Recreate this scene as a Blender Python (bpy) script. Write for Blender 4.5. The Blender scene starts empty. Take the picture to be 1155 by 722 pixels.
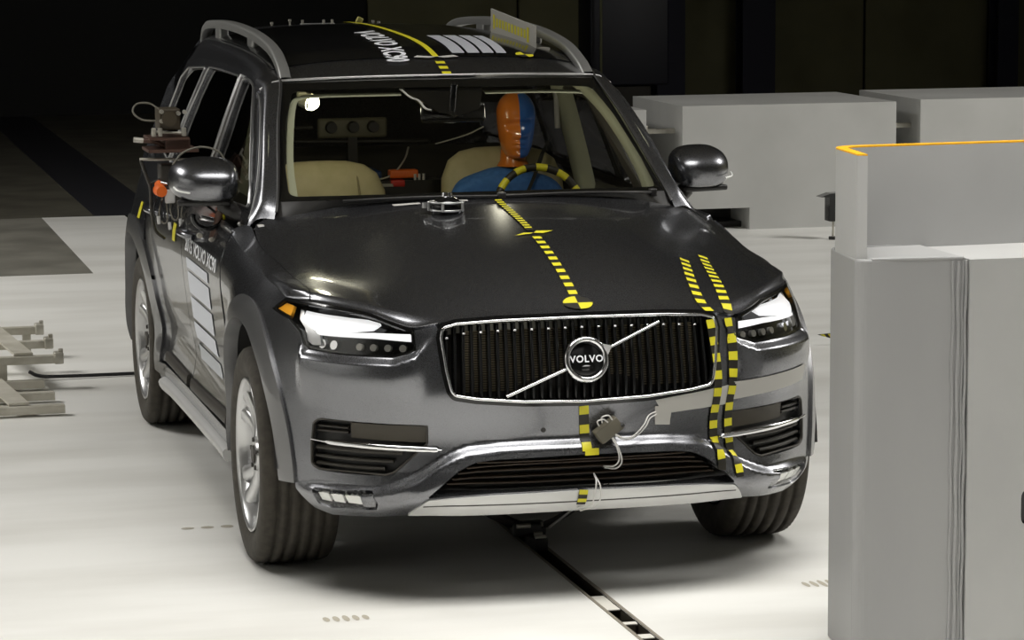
import bpy, bmesh, math, random
import numpy as np
from mathutils import Vector, Matrix
from mathutils.geometry import delaunay_2d_cdt
random.seed(7)
rng = np.random.default_rng(7)
SC = bpy.context.scene
COL = SC.collection
# ---------------------------------------------------------------- camera
cam_data = bpy.data.cameras.new('camera'); cam = bpy.data.objects.new('camera', cam_data); COL.objects.link(cam)
SC.camera = cam
_yaw, _pit, _rol = .2424, -.1347, -.0061
_f = Vector((math.sin(_yaw) * math.cos(_pit), math.cos(_yaw) * math.cos(_pit), math.sin(_pit)))
_r = Vector((math.cos(_yaw), -math.sin(_yaw), 0)); _u = _r.cross(_f)
_r2 = _r * math.cos(_rol) + _u * math.sin(_rol); _u2 = _u * math.cos(_rol) - _r * math.sin(_rol)
M = Matrix((_r2, _u2, -_f)).transposed().to_4x4(); M.translation = Vector((-2.524, -10.139, 2.228))
cam.matrix_world = M
cam_data.sensor_width = 36; cam_data.lens = 36 * 3374.9 / 1155; cam_data.clip_end = 200
# ---------------------------------------------------------------- world, lamps, exposure
wd = bpy.data.worlds.new('world'); SC.world = wd; wd.use_nodes = True
wd.node_tree.nodes['Background'].inputs[0].default_value = (.50, .52, .42, 1)
wd.node_tree.nodes['Background'].inputs[1].default_value = .012
SC.view_settings.view_transform = 'Standard'; SC.view_settings.look = 'None'
SC.view_settings.gamma = 1; SC.view_settings.use_curve_mapping = False
SC.view_settings.exposure = 0.0
def area(name, loc, rot, sx, sy, power, col=(1, .98, .94), spread=math.pi):
    l = bpy.data.lights.new(name, 'AREA'); l.shape = 'RECTANGLE'; l.size = sx; l.size_y = sy; l.energy = power; l.color = col; l.spread = spread
    o = bpy.data.objects.new(name, l); COL.objects.link(o); o.location = loc; o.rotation_euler = rot
    return o
area('ceiling_or_fill_bank', (.1, -3.0, 7.4), (0, 0, 0), 8.4, 3.8, 375, spread=math.radians(96))
area('ceiling_or_fill_row', (11.2, 2.6, 7.6), (math.radians(12), math.radians(18), 0), 3.4, 3.4, 620, spread=math.radians(125))
area('ceiling_or_fill_row', (-7.8, 7.2, 7.6), (0, math.radians(-14), 0), 3.0, 5.0, 540, spread=math.radians(118))
area('ceiling_or_fill_row', (-10.5, -1.0, 6.8), (0, math.radians(48), 0), 2.0, 12.0, 420, spread=math.radians(110))  # added lamp, unseen, lights the pale left wall for the paint to reflect
area('ceiling_or_fill_bank', (-1.0, -13.5, 7.6), (0, 0, 0), 7.0, 5.0, 60, spread=math.radians(150))  # added lamp, unseen, brightens the car front from behind the camera

import numpy as np
# ---- numeric helpers -------------------------------------------------------
def hermite(xs, ys, x):
    """C1 cubic interpolation (finite-difference tangents), ys may be vectors"""
    xs = np.asarray(xs, float); ys = np.asarray(ys, float); x = np.asarray(x, float)
    n = len(xs)
    d = (ys[1:] - ys[:-1]) / (xs[1:] - xs[:-1]).reshape((-1,) + (1,) * (ys.ndim - 1))
    m = np.empty_like(ys); m[0] = d[0]; m[-1] = d[-1]
    if n > 2:
        h0 = (xs[1:-1] - xs[:-2]); h1 = (xs[2:] - xs[1:-1])
        w0 = (h1 / (h0 + h1)).reshape((-1,) + (1,) * (ys.ndim - 1))
        m[1:-1] = d[:-1] * w0 + d[1:] * (1 - w0)
    i = np.clip(np.searchsorted(xs, x, side='right') - 1, 0, n - 2)
    h = xs[i + 1] - xs[i]; t = (x - xs[i]) / h
    sh = t.shape + (1,) * (ys.ndim - 1)
    t = t.reshape(sh); h = h.reshape(sh)
    return ((1 + 2 * t) * (1 - t) ** 2) * ys[i] + (t * (1 - t) ** 2) * h * m[i] + (t * t * (3 - 2 * t)) * ys[i + 1] + (t * t * (t - 1)) * h * m[i + 1]

def sstep(a, b, x):
    t = np.clip((x - a) / (b - a), 0, 1); return t * t * (3 - 2 * t)

# ---- plan contour of the body, measured from the front centre round the side
CP = np.array([(0, -.905), (.15, -.903), (.3, -.893), (.45, -.868), (.58, -.822), (.70, -.752), (.79, -.668), (.855, -.57),
               (.9, -.45), (.928, -.3), (.945, -.1), (.952, .15), (.95, .5), (.948, 1.0), (.95, 2.0), (.958, 2.6), (.965, 3.0),
               (.95, 3.4), (.91, 3.7), (.82, 3.92), (.6, 4.03), (.3, 4.07), (0, 4.08)])
_t = np.concatenate([[0], np.cumsum(np.hypot(*(CP[1:] - CP[:-1]).T))])
_tt = np.linspace(0, _t[-1], 3000)
_cc = hermite(_t, CP, _tt)
_ss = np.concatenate([[0], np.cumsum(np.hypot(*(_cc[1:] - _cc[:-1]).T))])
SMAX = _ss[-1]
def contour(s):
    a = np.abs(s); x = np.interp(a, _ss, _cc[:, 0]); y = np.interp(a, _ss, _cc[:, 1])
    e = 2e-3
    dx = np.interp(a + e, _ss, _cc[:, 0]) - np.interp(a - e, _ss, _cc[:, 0]); dy = np.interp(a + e, _ss, _cc[:, 1]) - np.interp(a - e, _ss, _cc[:, 1])
    l = np.hypot(dx, dy) + 1e-12
    nx, ny = dy / l, -dx / l       # outward
    sg = np.where(s < 0, -1., 1.)
    nx = np.where(a < 1e-3, 0, nx)
    return x * sg, y, nx * sg, ny
def s_at_x(x): # front zone
    k = np.argmax(_cc[:, 1] > -.45); return float(np.interp(x, _cc[:k, 0], _ss[:k]))
def s_at_y(y): # side zone
    k0 = np.argmax(_cc[:, 0] > .5); k1 = np.argmax(_cc[:, 1] > 3.95); return float(np.interp(y, _cc[k0:k1, 1], _ss[k0:k1]))
IZ = [.14, .20, .28, .36, .45, .55, .70, .83, .92, 1.0, 1.06, 1.12, 1.18]
IST = [0, .46, s_at_x(.70), s_at_y(-.57), s_at_y(-.3), s_at_y(0), s_at_y(.6), s_at_y(1.5), s_at_y(2.5), s_at_y(3.0), s_at_y(3.6), SMAX - .8, SMAX]
F_ = [.22, .15, .06, -.012, .0, .008, -.015, .008, .030, .08, .17, .30, .45]
Co = [.14, .10, .05, .0, -.010, -.012, -.012, .003, .035, .09, .17, .27, .38]
Fe = [.10, .06, .03, .01, .0, .0, -.004, .0, .012, .045, .10, .18, .28]
Do = [.10, .07, .035, .028, .026, .022, .008, -.006, -.012, -.002, .020, .050, .08]
Re = [.16, .10, .04, .01, .0, .0, .0, .0, .012, .03, .05, .075, .10]
IT = np.array([F_, F_, [.5 * a + .5 * b for a, b in zip(F_, Co)], Co, [.4 * a + .6 * b for a, b in zip(Co, Fe)], Fe, Do, Do, Do, Do, Re, Re, Re]).T  # z,s
ARCH = ((0.0, .378), (2.984, .378))
def inset(s, z):
    a = np.abs(s)
    cols = hermite(IZ, IT, np.clip(z, .14, 1.18))      # n x stations
    out = np.empty(len(a))
    xs = np.array(IST)
    # interpolate each row along s
    i = np.clip(np.searchsorted(xs, a, side='right') - 1, 0, len(xs) - 2)
    t = (a - xs[i]) / (xs[i + 1] - xs[i]); t = t * t * (3 - 2 * t)
    r = np.arange(len(a))
    return cols[r, i] * (1 - t) + cols[r, i + 1] * t
DISP = []
def W(s, z):
    s = np.atleast_1d(np.asarray(s, float)); z = np.atleast_1d(np.asarray(z, float))
    x, y, nx, ny = contour(s)
    d = inset(s, z)
    for (cy, cz) in ARCH:
        r = np.hypot(y - cy, z - cz)
        d = d - .034 * (1 - sstep(.44, .66, r)) * sstep(.15, .30, z) * (np.abs(x) > .80)
    for f in DISP: d = d - f(np.abs(s), z, y)
    return np.stack([x - nx * d, y - ny * d, z], -1)
# sculpted steps in the bumper: moulding over the lower opening, ledge under the lamps
def _zt(s): return hermite([0, .30, .40, .47, .56, .66, .80, 4], [.547, .541, .528, .496, .440, .402, .396, .396], np.minimum(s, 3.9))
def _zl(s): return np.interp(s, [.50, .55, .625, .8, .967, 1.025, 1.12, 1.3], [.90, .842, .817, .818, .824, .871, .902, .92])
DISP.append(lambda s, z, y: .030 * sstep(-.004, .036, _zt(s) - z) * (1 - sstep(.07, .17, _zt(s) - z)) * (1 - sstep(.90, 1.04, s)))
DISP.append(lambda s, z, y: .026 * sstep(-.003, .028, _zl(s) - z) * (1 - sstep(.05, .19, _zl(s) - z)) * sstep(.49, .56, s) * (1 - sstep(.96, 1.02, s)) * (s < 1.1))
# gentle concave run low in the doors and a crease above it
DISP.append(lambda s, z, y: (-.016 * np.exp(-((z - .50) / .085) ** 2) + .010 * np.exp(-((z - .36) / .06) ** 2)) * sstep(1.9, 2.3, s) * (1 - sstep(3.9, 4.2, s)))
class Patch:
    """surface through a grid of 3D points: u in [-1,1] lateral (mirrored), v in [0,1] lengthwise"""
    def __init__(s, G, uk=None):
        s.G = np.array(G, float); s.r, s.c = s.G.shape[:2]
        Gm = s.G[:, 1:][:, ::-1] * np.array([-1, 1, 1]); s.full = np.concatenate([Gm, s.G], 1)
        k = np.linspace(0, 1, s.c) if uk is None else np.array(uk, float); s.uk = np.concatenate([-k[1:][::-1], k]); s.vk = np.linspace(0, 1, s.r)
    def __call__(s, u, v):
        u = np.atleast_1d(np.asarray(u, float)); v = np.atleast_1d(np.asarray(v, float))
        rows = hermite(s.vk, s.full.reshape(s.r, -1), v).reshape(len(v), len(s.uk), 3)
        i = np.clip(np.searchsorted(s.uk, u, side='right') - 1, 0, len(s.uk) - 2); n = len(s.uk); r = np.arange(len(u))
        def T(j):
            a = np.clip(j - 1, 0, n - 1); b = np.clip(j + 1, 0, n - 1); return (rows[r, b] - rows[r, a]) / (s.uk[b] - s.uk[a])[:, None]
        h = (s.uk[i + 1] - s.uk[i])[:, None]; t = ((u - s.uk[i]))[:, None] / h
        return (1 + 2 * t) * (1 - t) ** 2 * rows[r, i] + t * (1 - t) ** 2 * h * T(i) + t * t * (3 - 2 * t) * rows[r, i + 1] + t * t * (t - 1) * h * T(i + 1)
def _w(s, z): return tuple(W([s], [z])[0])
def _wy(y, z): return _w(s_at_y(y), z)
HG = [[_w(0, .948), _w(.28, .944), _w(.475, .928), _w(.575, .916), _w(.72, .953), _w(.98, .969), _w(1.21, .967)],
      [(0, -.69, 1.029), (.27, -.685, 1.020), (.46, -.665, .995), (.612, -.56, .958), (.70, -.49, .978), (.80, -.36, .988), _wy(-.22, .985)],
      [(0, -.40, 1.122), (.27, -.40, 1.108), (.47, -.385, 1.06), (.645, -.29, .983), (.72, -.25, 1.000), (.81, -.18, 1.008), _wy(-.08, 1.0)],
      [(0, -.10, 1.172), (.28, -.09, 1.160), (.49, -.06, 1.12), (.67, .0, 1.040), (.75, .03, 1.048), (.83, .08, 1.044), _wy(.13, 1.02)],
      [(0, .12, 1.20), (.29, .14, 1.19), (.51, .2, 1.155), (.70, .28, 1.088), (.77, .31, 1.090), (.84, .34, 1.080), _wy(.38, 1.05)],
      [(0, .30, 1.224), (.3, .34, 1.215), (.54, .43, 1.19), (.745, .60, 1.142), (.79, .62, 1.138), (.84, .64, 1.124), _wy(.68, 1.09)]]
H = Patch(HG)
def _relax(P, nr, nc, it):
    """resample a patch densely and relax it, keeping the border"""
    U, V = np.meshgrid(np.linspace(0, 1, nc), np.linspace(0, 1, nr)); G = P(U.ravel(), V.ravel()).reshape(nr, nc, 3)
    for _ in range(it):
        L = np.concatenate([G[:, 1:2] * [-1, 1, 1], G], 1)          # mirror across the centre line
        A = .25 * (L[:-2, 1:-1] + L[2:, 1:-1] + L[1:-1, :-2] + L[1:-1, 2:]); G[1:-1, :-1] += .8 * (A - G[1:-1, :-1])
    G[:, 0, 0] = 0
    return Patch(G)
_H0 = _relax(H, 26, 21, 14)
def H(u, v):
    X = _H0(u, v); v = np.atleast_1d(v); u = np.abs(np.atleast_1d(u))
    X[:, 2] += .024 * sstep(.0, .042, v) * (1 - sstep(.05, .55, v)) * sstep(.30, .55, u) * (1 - sstep(.95, 1.0, u)); return X
ZS = lambda y: np.interp(y, [-.40, -.33, -.22, -.08, .13, .38, .68, 1.0], [.967, .967, .985, 1.0, 1.02, 1.05, 1.09, 1.10])
WSG = [[(0, .285, 1.232), (.32, .325, 1.228), (.56, .43, 1.216), (.737, .628, 1.197)],
       [(0, .56, 1.385), (.30, .595, 1.380), (.53, .69, 1.367), (.70, .845, 1.345)],
       [(0, .82, 1.515), (.285, .85, 1.510), (.50, .93, 1.50), (.662, 1.04, 1.482)],
       [(0, 1.06, 1.615), (.27, 1.085, 1.613), (.47, 1.14, 1.607), (.623, 1.214, 1.598)]]
WS = Patch(WSG, [0, .42, .75, 1])
def GX(y, z):
    b = np.interp(z, [1.0, 1.10, 1.2, 1.3, 1.4, 1.5, 1.6, 1.68], [.925, .890, .853, .817, .779, .740, .693, .645])
    return b - .047 * (np.clip(1.3 - y, 0, 1) / .6) ** 2 - .055 * (np.clip(y - 2.7, 0, 2) / .9) ** 2
def Gs(sg): return lambda u, v: np.stack([sg * GX(np.atleast_1d(u), np.atleast_1d(v)), np.atleast_1d(u) + 0., np.atleast_1d(v) + 0.], -1)
def _g(y, z): return (float(GX(np.array([y]), np.array([z]))[0]), y, z)
RG = [[(0, 1.07, 1.618), (.27, 1.095, 1.616), (.47, 1.15, 1.610), (.62, 1.222, 1.600), (.665, 1.235, 1.585), _g(1.26, 1.555)],
      [(0, 1.25, 1.668), (.28, 1.27, 1.664), (.47, 1.31, 1.652), (.61, 1.37, 1.630), (.662, 1.38, 1.618), _g(1.39, 1.588)],
      [(0, 1.50, 1.713), (.29, 1.51, 1.708), (.48, 1.54, 1.692), (.605, 1.57, 1.665), (.660, 1.58, 1.647), _g(1.60, 1.608)],
      [(0, 1.9, 1.738), (.30, 1.9, 1.733), (.48, 1.92, 1.717), (.605, 1.94, 1.692), (.66, 1.95, 1.667), _g(1.96, 1.618)],
      [(0, 2.6, 1.754), (.30, 2.6, 1.748), (.48, 2.6, 1.732), (.605, 2.6, 1.705), (.655, 2.6, 1.675), _g(2.6, 1.618)],
      [(0, 3.3, 1.742), (.30, 3.3, 1.737), (.47, 3.3, 1.72), (.59, 3.3, 1.693), (.635, 3.3, 1.66), _g(3.3, 1.605)],
      [(0, 3.85, 1.700), (.28, 3.84, 1.695), (.44, 3.82, 1.68), (.545, 3.78, 1.652), (.58, 3.75, 1.62), _g(3.7, 1.57)]]
RF = Patch(RG)
# ---------------------------------------------------------------- materials
MATS = {}
def mat(name, col, rough=.5, metal=0, coat=0, spec=None, emit=None, es=0, **k):
    m = bpy.data.materials.new(name); m.use_nodes = True; b = m.node_tree.nodes['Principled BSDF']
    b.inputs['Base Color'].default_value = (*col, 1); b.inputs['Roughness'].default_value = rough; b.inputs['Metallic'].default_value = metal
    b.inputs['Coat Weight'].default_value = coat; b.inputs['Coat Roughness'].default_value = .04
    if spec is not None: b.inputs['Specular IOR Level'].default_value = spec
    if emit: b.inputs['Emission Color'].default_value = (*emit, 1); b.inputs['Emission Strength'].default_value = es
    MATS[name] = m; return m
def noisy(m, scale, c1, c2, detail=6, lo=.35, hi=.65, stretch=(1, 1, 1), bump=0, coords='Object'):
    nt = m.node_tree; b = nt.nodes['Principled BSDF']
    tc = nt.nodes.new('ShaderNodeTexCoord'); mp = nt.nodes.new('ShaderNodeMapping'); mp.inputs['Scale'].default_value = stretch
    n = nt.nodes.new('ShaderNodeTexNoise'); n.inputs['Scale'].default_value = scale; n.inputs['Detail'].default_value = detail
    r = nt.nodes.new('ShaderNodeValToRGB'); r.color_ramp.elements[0].position = lo; r.color_ramp.elements[1].position = hi
    r.color_ramp.elements[0].color = (*c1, 1); r.color_ramp.elements[1].color = (*c2, 1)
    nt.links.new(tc.outputs[coords], mp.inputs[0]); nt.links.new(mp.outputs[0], n.inputs['Vector']); nt.links.new(n.outputs['Fac'], r.inputs[0])
    nt.links.new(r.outputs[0], b.inputs['Base Color'])
    if bump:
        bp = nt.nodes.new('ShaderNodeBump'); bp.inputs['Strength'].default_value = bump; bp.inputs['Distance'].default_value = .01
        nt.links.new(n.outputs['Fac'], bp.inputs['Height']); nt.links.new(bp.outputs[0], b.inputs['Normal'])
    return m
def glassy(name, tint, trans, rough=.01):
    """thin pane: tinted see-through mixed with a fresnel mirror"""
    m = bpy.data.materials.new(name); m.use_nodes = True; nt = m.node_tree; nt.nodes.clear()
    o = nt.nodes.new('ShaderNodeOutputMaterial'); mx = nt.nodes.new('ShaderNodeMixShader'); t = nt.nodes.new('ShaderNodeBsdfTransparent')
    g = nt.nodes.new('ShaderNodeBsdfGlossy'); lw = nt.nodes.new('ShaderNodeLayerWeight'); lw.inputs[0].default_value = .5; pw = nt.nodes.new('ShaderNodeMath'); pw.operation = 'POWER'; pw.inputs[1].default_value = 5; fr = nt.nodes.new('ShaderNodeMath'); fr.operation = 'MULTIPLY_ADD'; fr.inputs[1].default_value = .9; fr.inputs[2].default_value = .04; nt.links.new(lw.outputs['Facing'], pw.inputs[0]); nt.links.new(pw.outputs[0], fr.inputs[0])
    t.inputs[0].default_value = (tint[0] * trans, tint[1] * trans, tint[2] * trans, 1); g.inputs['Roughness'].default_value = rough
    nt.links.new(fr.outputs[0], mx.inputs[0]); nt.links.new(t.outputs[0], mx.inputs[1]); nt.links.new(g.outputs[0], mx.inputs[2]); nt.links.new(mx.outputs[0], o.inputs[0])
    MATS[name] = m; return m
paint = mat('paint', (.178, .181, .194), .2, .95, .65)
_nt = paint.node_tree
_tc = _nt.nodes.new('ShaderNodeTexCoord'); _v = _nt.nodes.new('ShaderNodeTexVoronoi'); _v.inputs['Scale'].default_value = 900
_mr = _nt.nodes.new('ShaderNodeMapRange'); _mr.inputs['To Min'].default_value = .24; _mr.inputs['To Max'].default_value = .32
_nt.links.new(_tc.outputs['Object'], _v.inputs['Vector']); _nt.links.new(_v.outputs['Color'], _mr.inputs[0]); _nt.links.new(_mr.outputs[0], _nt.nodes['Principled BSDF'].inputs['Roughness'])
black = mat('black_plastic', (.012, .011, .010), .45)
gloss_black = mat('gloss_black', (.006, .006, .006), .12)
dark_trim = mat('dark_trim', (.03, .026, .02), .5)
chrome = mat('chrome', (.72, .72, .73), .14, 1)
silver = mat('silver', (.62, .62, .62), .32, .9)
satin = mat('satin_skid', (.60, .60, .59), .42, .45)
rimm = mat('rim_alloy', (.60, .60, .60), .30, .9)
rubber = noisy(mat('rubber', (.04, .035, .028), .8), 30, (.032, .027, .020), (.052, .045, .034))
glass = glassy('windscreen_glass', (1, 1, .97), .93)
tint = glassy('tinted_glass', (.5, .5, .55), .12)
lens = glassy('lamp_lens', (1, 1, 1), .96)
glow_refl = mat('lamp_reflector_glow', (.93, .94, .96), .22, .35, emit=(1, 1, 1), es=.75)  # emission stands in for ceiling light reflected in the head lamps
amber = mat('amber_reflector', (.95, .42, .02), .25)
beige = noisy(mat('beige_leather', (.62, .56, .36), .55), 14, (.50, .45, .26), (.58, .52, .32))
beige_trim = mat('beige_trim', (.40, .41, .29), .7)
head_liner = mat('headliner', (.45, .42, .32), .8)
tape_y = mat('tape_yellow', (.64, .58, .02), .5)
tape_k = mat('tape_black', (.015, .013, .008), .5)
tape_w = mat('tape_white', (.48, .47, .44), .6)
decal_w = mat('decal_white', (.80, .81, .84), .5)
blue_cloth = noisy(mat('blue_cloth', (.03, .12, .42), .8), 40, (.045, .17, .50), (.07, .22, .60))
paint_or = mat('face_orange', (.72, .20, .02), .22, 0, .6)
paint_bl = mat('face_blue', (.03, .14, .50), .2, 0, .6)
orange = mat('orange_plastic', (.85, .16, .02), .45)
brown = mat('bracket_brown', (.10, .055, .04), .5, .3)
steel = noisy(mat('galvanised_steel', (.5, .48, .42), .45, .6), 12, (.42, .40, .34), (.58, .56, .50))
alu = noisy(mat('dull_aluminium', (.42, .40, .33), .55, .25), 9, (.48, .455, .38), (.60, .575, .50))
cable_k = mat('cable_black', (.01, .01, .01), .6)
cable_w = mat('cable_grey', (.55, .54, .52), .6)
olive = mat('sensor_olive', (.10, .09, .065), .6)
# ---------------------------------------------------------------- mesh helpers
def tagp(o, label=None, cat=None, group=None, kind=None):
    if label: o['label'] = label
    if cat: o['category'] = cat
    if group: o['group'] = group
    if kind: o['kind'] = kind
    return o
def empty(name, loc, label, cat, group=None):
    o = bpy.data.objects.new(name, None); COL.objects.link(o); o.location = loc; o.empty_display_size = .1
    return tagp(o, label, cat, group)
def link(name, me, parent=None, label=None):
    o = bpy.data.objects.new(name, me); COL.objects.link(o)
    if parent is not None:
        o.parent = parent
        # geometry is written in world metres: bring it into the parent's frame
        w = Vector((0, 0, 0)); p = parent
        while p is not None: w += p.location; p = p.parent
        me.transform(Matrix.Translation(-w))
    if label: o['label'] = label
    return o
class MB:
    """collects world-space geometry, then links it as ONE mesh object"""
    def __init__(s): s.v = []; s.f = []; s.m = []; s.smooth = []; s.mats = []; s.cur = 0
    def use(s, m):
        if m not in s.mats: s.mats.append(m)
        s.cur = s.mats.index(m); return s
    def add(s, vs, fs, smooth=False):
        b = len(s.v); s.v += [tuple(v) for v in vs]
        for f in fs: s.f.append(tuple(b + i for i in f)); s.m.append(s.cur); s.smooth.append(smooth)
        return s
    def box(s, c, d, rot=None, bev=0):
        hx, hy, hz = d[0] / 2, d[1] / 2, d[2] / 2
        if bev <= 0:
            vs = [Vector((x * hx, y * hy, z * hz)) for x in (-1, 1) for y in (-1, 1) for z in (-1, 1)]
            fs = [(0, 1, 3, 2), (4, 6, 7, 5), (0, 4, 5, 1), (2, 3, 7, 6), (0, 2, 6, 4), (1, 5, 7, 3)]
        else:
            bm = bmesh.new(); bmesh.ops.create_cube(bm, size=1)
            for v in bm.verts: v.co = Vector((v.co.x * d[0], v.co.y * d[1], v.co.z * d[2]))
            bmesh.ops.bevel(bm, geom=bm.edges[:], offset=min(bev, min(d) * .45), segments=2, affect='EDGES', profile=.6)
            bm.verts.index_update(); vs = [v.co.copy() for v in bm.verts]; fs = [tuple(v.index for v in f.verts) for f in bm.faces]; bm.free()
        if rot is not None: vs = [rot @ v for v in vs]
        return s.add([v + Vector(c) for v in vs], fs, bev > 0)
    def cyl(s, a, b, r, r2=None, n=16, cap=True):
        a, b = Vector(a), Vector(b); r2 = r if r2 is None else r2
        t = (b - a).normalized(); x = t.orthogonal().normalized(); y = t.cross(x)
        vs = [a + (x * math.cos(2 * math.pi * i / n) + y * math.sin(2 * math.pi * i / n)) * r for i in range(n)]
        vs += [b + (x * math.cos(2 * math.pi * i / n) + y * math.sin(2 * math.pi * i / n)) * r2 for i in range(n)]
        s.add(vs, [(i, (i + 1) % n, n + (i + 1) % n, n + i) for i in range(n)], True)
        if cap: s.add(vs[:n], [tuple(range(n - 1, -1, -1))]); s.add(vs[n:], [tuple(range(n))])
        return s
    def tube(s, pts, r, n=8, closed=False, sm=4, cap=True):
        P = np.array(pts, float)
        if sm and len(P) > 2:
            if closed: P = np.vstack([P[-1], P, P[0], P[1]])
            t = np.arange(len(P)); lo, hi = (1, len(P) - 2) if closed else (0, len(P) - 1)
            P = hermite(t, P, np.linspace(lo, hi, (hi - lo) * sm + 1))
            if closed: P = P[:-1]
        rr = r if hasattr(r, '__len__') else None
        m = len(P); rings = []; up = None
        for i in range(m):
            a = P[(i - 1) % m] if (closed or i > 0) else P[0]; b = P[(i + 1) % m] if (closed or i < m - 1) else P[-1]
            t = Vector(b - a).normalized()
            if up is None: up = t.orthogonal().normalized()
            up = (up - t * up.dot(t)).normalized(); w = t.cross(up)
            q = rr[min(len(rr) - 1, int(i * len(rr) / m))] if rr else r
            rings.append([Vector(P[i]) + (up * math.cos(2 * math.pi * k / n) + w * math.sin(2 * math.pi * k / n)) * q for k in range(n)])
        vs = [v for g in rings for v in g]; fs = []
        for i in range(m if closed else m - 1):
            j = (i + 1) % m
            fs += [(i * n + k, i * n + (k + 1) % n, j * n + (k + 1) % n, j * n + k) for k in range(n)]
        s.add(vs, fs, True)
        if cap and not closed: s.add(rings[0], [tuple(range(n - 1, -1, -1))]); s.add(rings[-1], [tuple(range(n))])
        return s
    def lathe(s, prof, org, axis='x', n=48, mod=None, closed=False):
        """prof: [(radius, along)]"""
        o = Vector(org); vs = []
        for i in range(n):
            a = 2 * math.pi * i / n; c, sn = math.cos(a), math.sin(a)
            for j, (r, h) in enumerate(prof):
                if mod: r = mod(i, j, r)
                vs.append(o + (Vector((h, r * c, r * sn)) if axis == 'x' else Vector((r * c, r * sn, h)) if axis == 'z' else Vector((r * c, h, r * sn))))
        k = len(prof); fs = []
        for i in range(n):
            i2 = (i + 1) % n
            for j in range(k if closed else k - 1): fs.append((i * k + j, i2 * k + j, i2 * k + (j + 1) % k, i * k + (j + 1) % k))
        return s.add(vs, fs, True)
    def prism(s, poly, org, ex, ey, ez, h):
        """polygon in (ex,ey) extruded along ez by h"""
        o, ex, ey, ez = Vector(org), Vector(ex), Vector(ey), Vector(ez); n = len(poly)
        a = [o + ex * p[0] + ey * p[1] for p in poly]; b = [v + ez * h for v in a]
        return s.add(a + b, [tuple(range(n - 1, -1, -1)), tuple(range(n, 2 * n))] + [(i, (i + 1) % n, n + (i + 1) % n, n + i) for i in range(n)])
    def grid(s, G, closed_u=False, smooth=True):
        G = np.asarray(G); a, b = G.shape[:2]; vs = [tuple(p) for p in G.reshape(-1, 3)]; fs = []
        for i in range(a if closed_u else a - 1):
            for j in range(b - 1): fs.append((i * b + j, ((i + 1) % a) * b + j, ((i + 1) % a) * b + j + 1, i * b + j + 1))
        return s.add(vs, fs, smooth)
    def build(s, name, m=None, parent=None, label=None, sub=0, bev=0):
        me = bpy.data.meshes.new(name); me.from_pydata(s.v, [], s.f)
        if m is not None: me.materials.append(m)
        else:
            for q in s.mats: me.materials.append(q)
            me.polygons.foreach_set('material_index', s.m)
        me.polygons.foreach_set('use_smooth', s.smooth)
        bm = bmesh.new(); bm.from_mesh(me); bmesh.ops.recalc_face_normals(bm, faces=bm.faces); bm.to_mesh(me); bm.free()
        me.update()
        o = link(name, me, parent, label)
        if bev: md = o.modifiers.new('b', 'BEVEL'); md.width = bev; md.segments = 2; md.limit_method = 'ANGLE'
        if sub: md = o.modifiers.new('s', 'SUBSURF'); md.levels = sub; md.render_levels = sub
        return o
# ---- polygon utilities and panel cutter
def pip(poly, P):
    x, y = P[:, 0], P[:, 1]; ins = np.zeros(len(P), bool); n = len(poly)
    for i in range(n):
        x1, y1 = poly[i]; x2, y2 = poly[(i + 1) % n]
        if y1 == y2: continue
        c = ((y1 > y) != (y2 > y)) & (x < (x2 - x1) * (y - y1) / (y2 - y1) + x1)
        ins ^= c
    return ins
def pdist(poly, P):
    d = np.full(len(P), 1e9); n = len(poly)
    for i in range(n):
        a = np.array(poly[i]); b = np.array(poly[(i + 1) % n]); ab = b - a; l = ab @ ab + 1e-12
        t = np.clip(((P - a) @ ab) / l, 0, 1); q = a + t[:, None] * ab
        d = np.minimum(d, np.hypot(*(P - q).T))
    return d
def dens(poly, res, closed=True):
    out = []; n = len(poly)
    for i in range(n if closed else n - 1):
        a = np.array(poly[i], float); b = np.array(poly[(i + 1) % n], float); k = max(1, int(math.ceil(np.hypot(*(b - a)) / res)))
        out += [a + (b - a) * j / k for j in range(k)]
    if not closed: out.append(np.array(poly[-1], float))
    return np.array(out)
def rounded(poly, r, k=5, closed=True):
    """round the corners; r scalar or per-vertex list"""
    out = []; n = len(poly); P = [np.array(p, float) for p in poly]
    for i in range(n):
        if not closed and i in (0, n - 1): out.append(P[i]); continue
        ri = r[i] if hasattr(r, '__len__') else r
        p, a, b = P[i], P[i - 1], P[(i + 1) % n]; la = np.linalg.norm(a - p); lb = np.linalg.norm(b - p)
        q = min(ri, la * .48, lb * .48)
        if q < 1e-4: out.append(p); continue
        s_, e_ = p + (a - p) / la * q, p + (b - p) / lb * q
        for j in range(k + 1):
            t = j / k; out.append((1 - t) ** 2 * s_ + 2 * t * (1 - t) * p + t * t * e_)
    return [tuple(p) for p in out]
def area2(poly): P = np.array(poly); return .5 * np.sum(P[:, 0] * np.roll(P[:, 1], -1) - np.roll(P[:, 0], -1) * P[:, 1])
def inset_poly(poly, d):
    P = np.array(poly, float); sg = 1 if area2(P) > 0 else -1
    e = np.roll(P, -1, 0) - P; l = np.hypot(*e.T)[:, None] + 1e-12; nr = np.stack([-e[:, 1], e[:, 0]], -1) / l * sg
    n = nr + np.roll(nr, 1, 0); n /= (np.hypot(*n.T)[:, None] + 1e-9)
    c = np.clip((n * nr).sum(1), .45, 1)[:, None]
    return [tuple(p) for p in P + n * d / c]
def mirror_poly(p): return [(-a, b) for a, b in p][::-1]
def normals_of(S, U, V, e=2e-3):
    a = S(U + e, V) - S(U - e, V); b = S(U, V + e) - S(U, V - e)
    n = np.cross(a, b); return n / (np.linalg.norm(n, axis=1)[:, None] + 1e-12)
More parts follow.
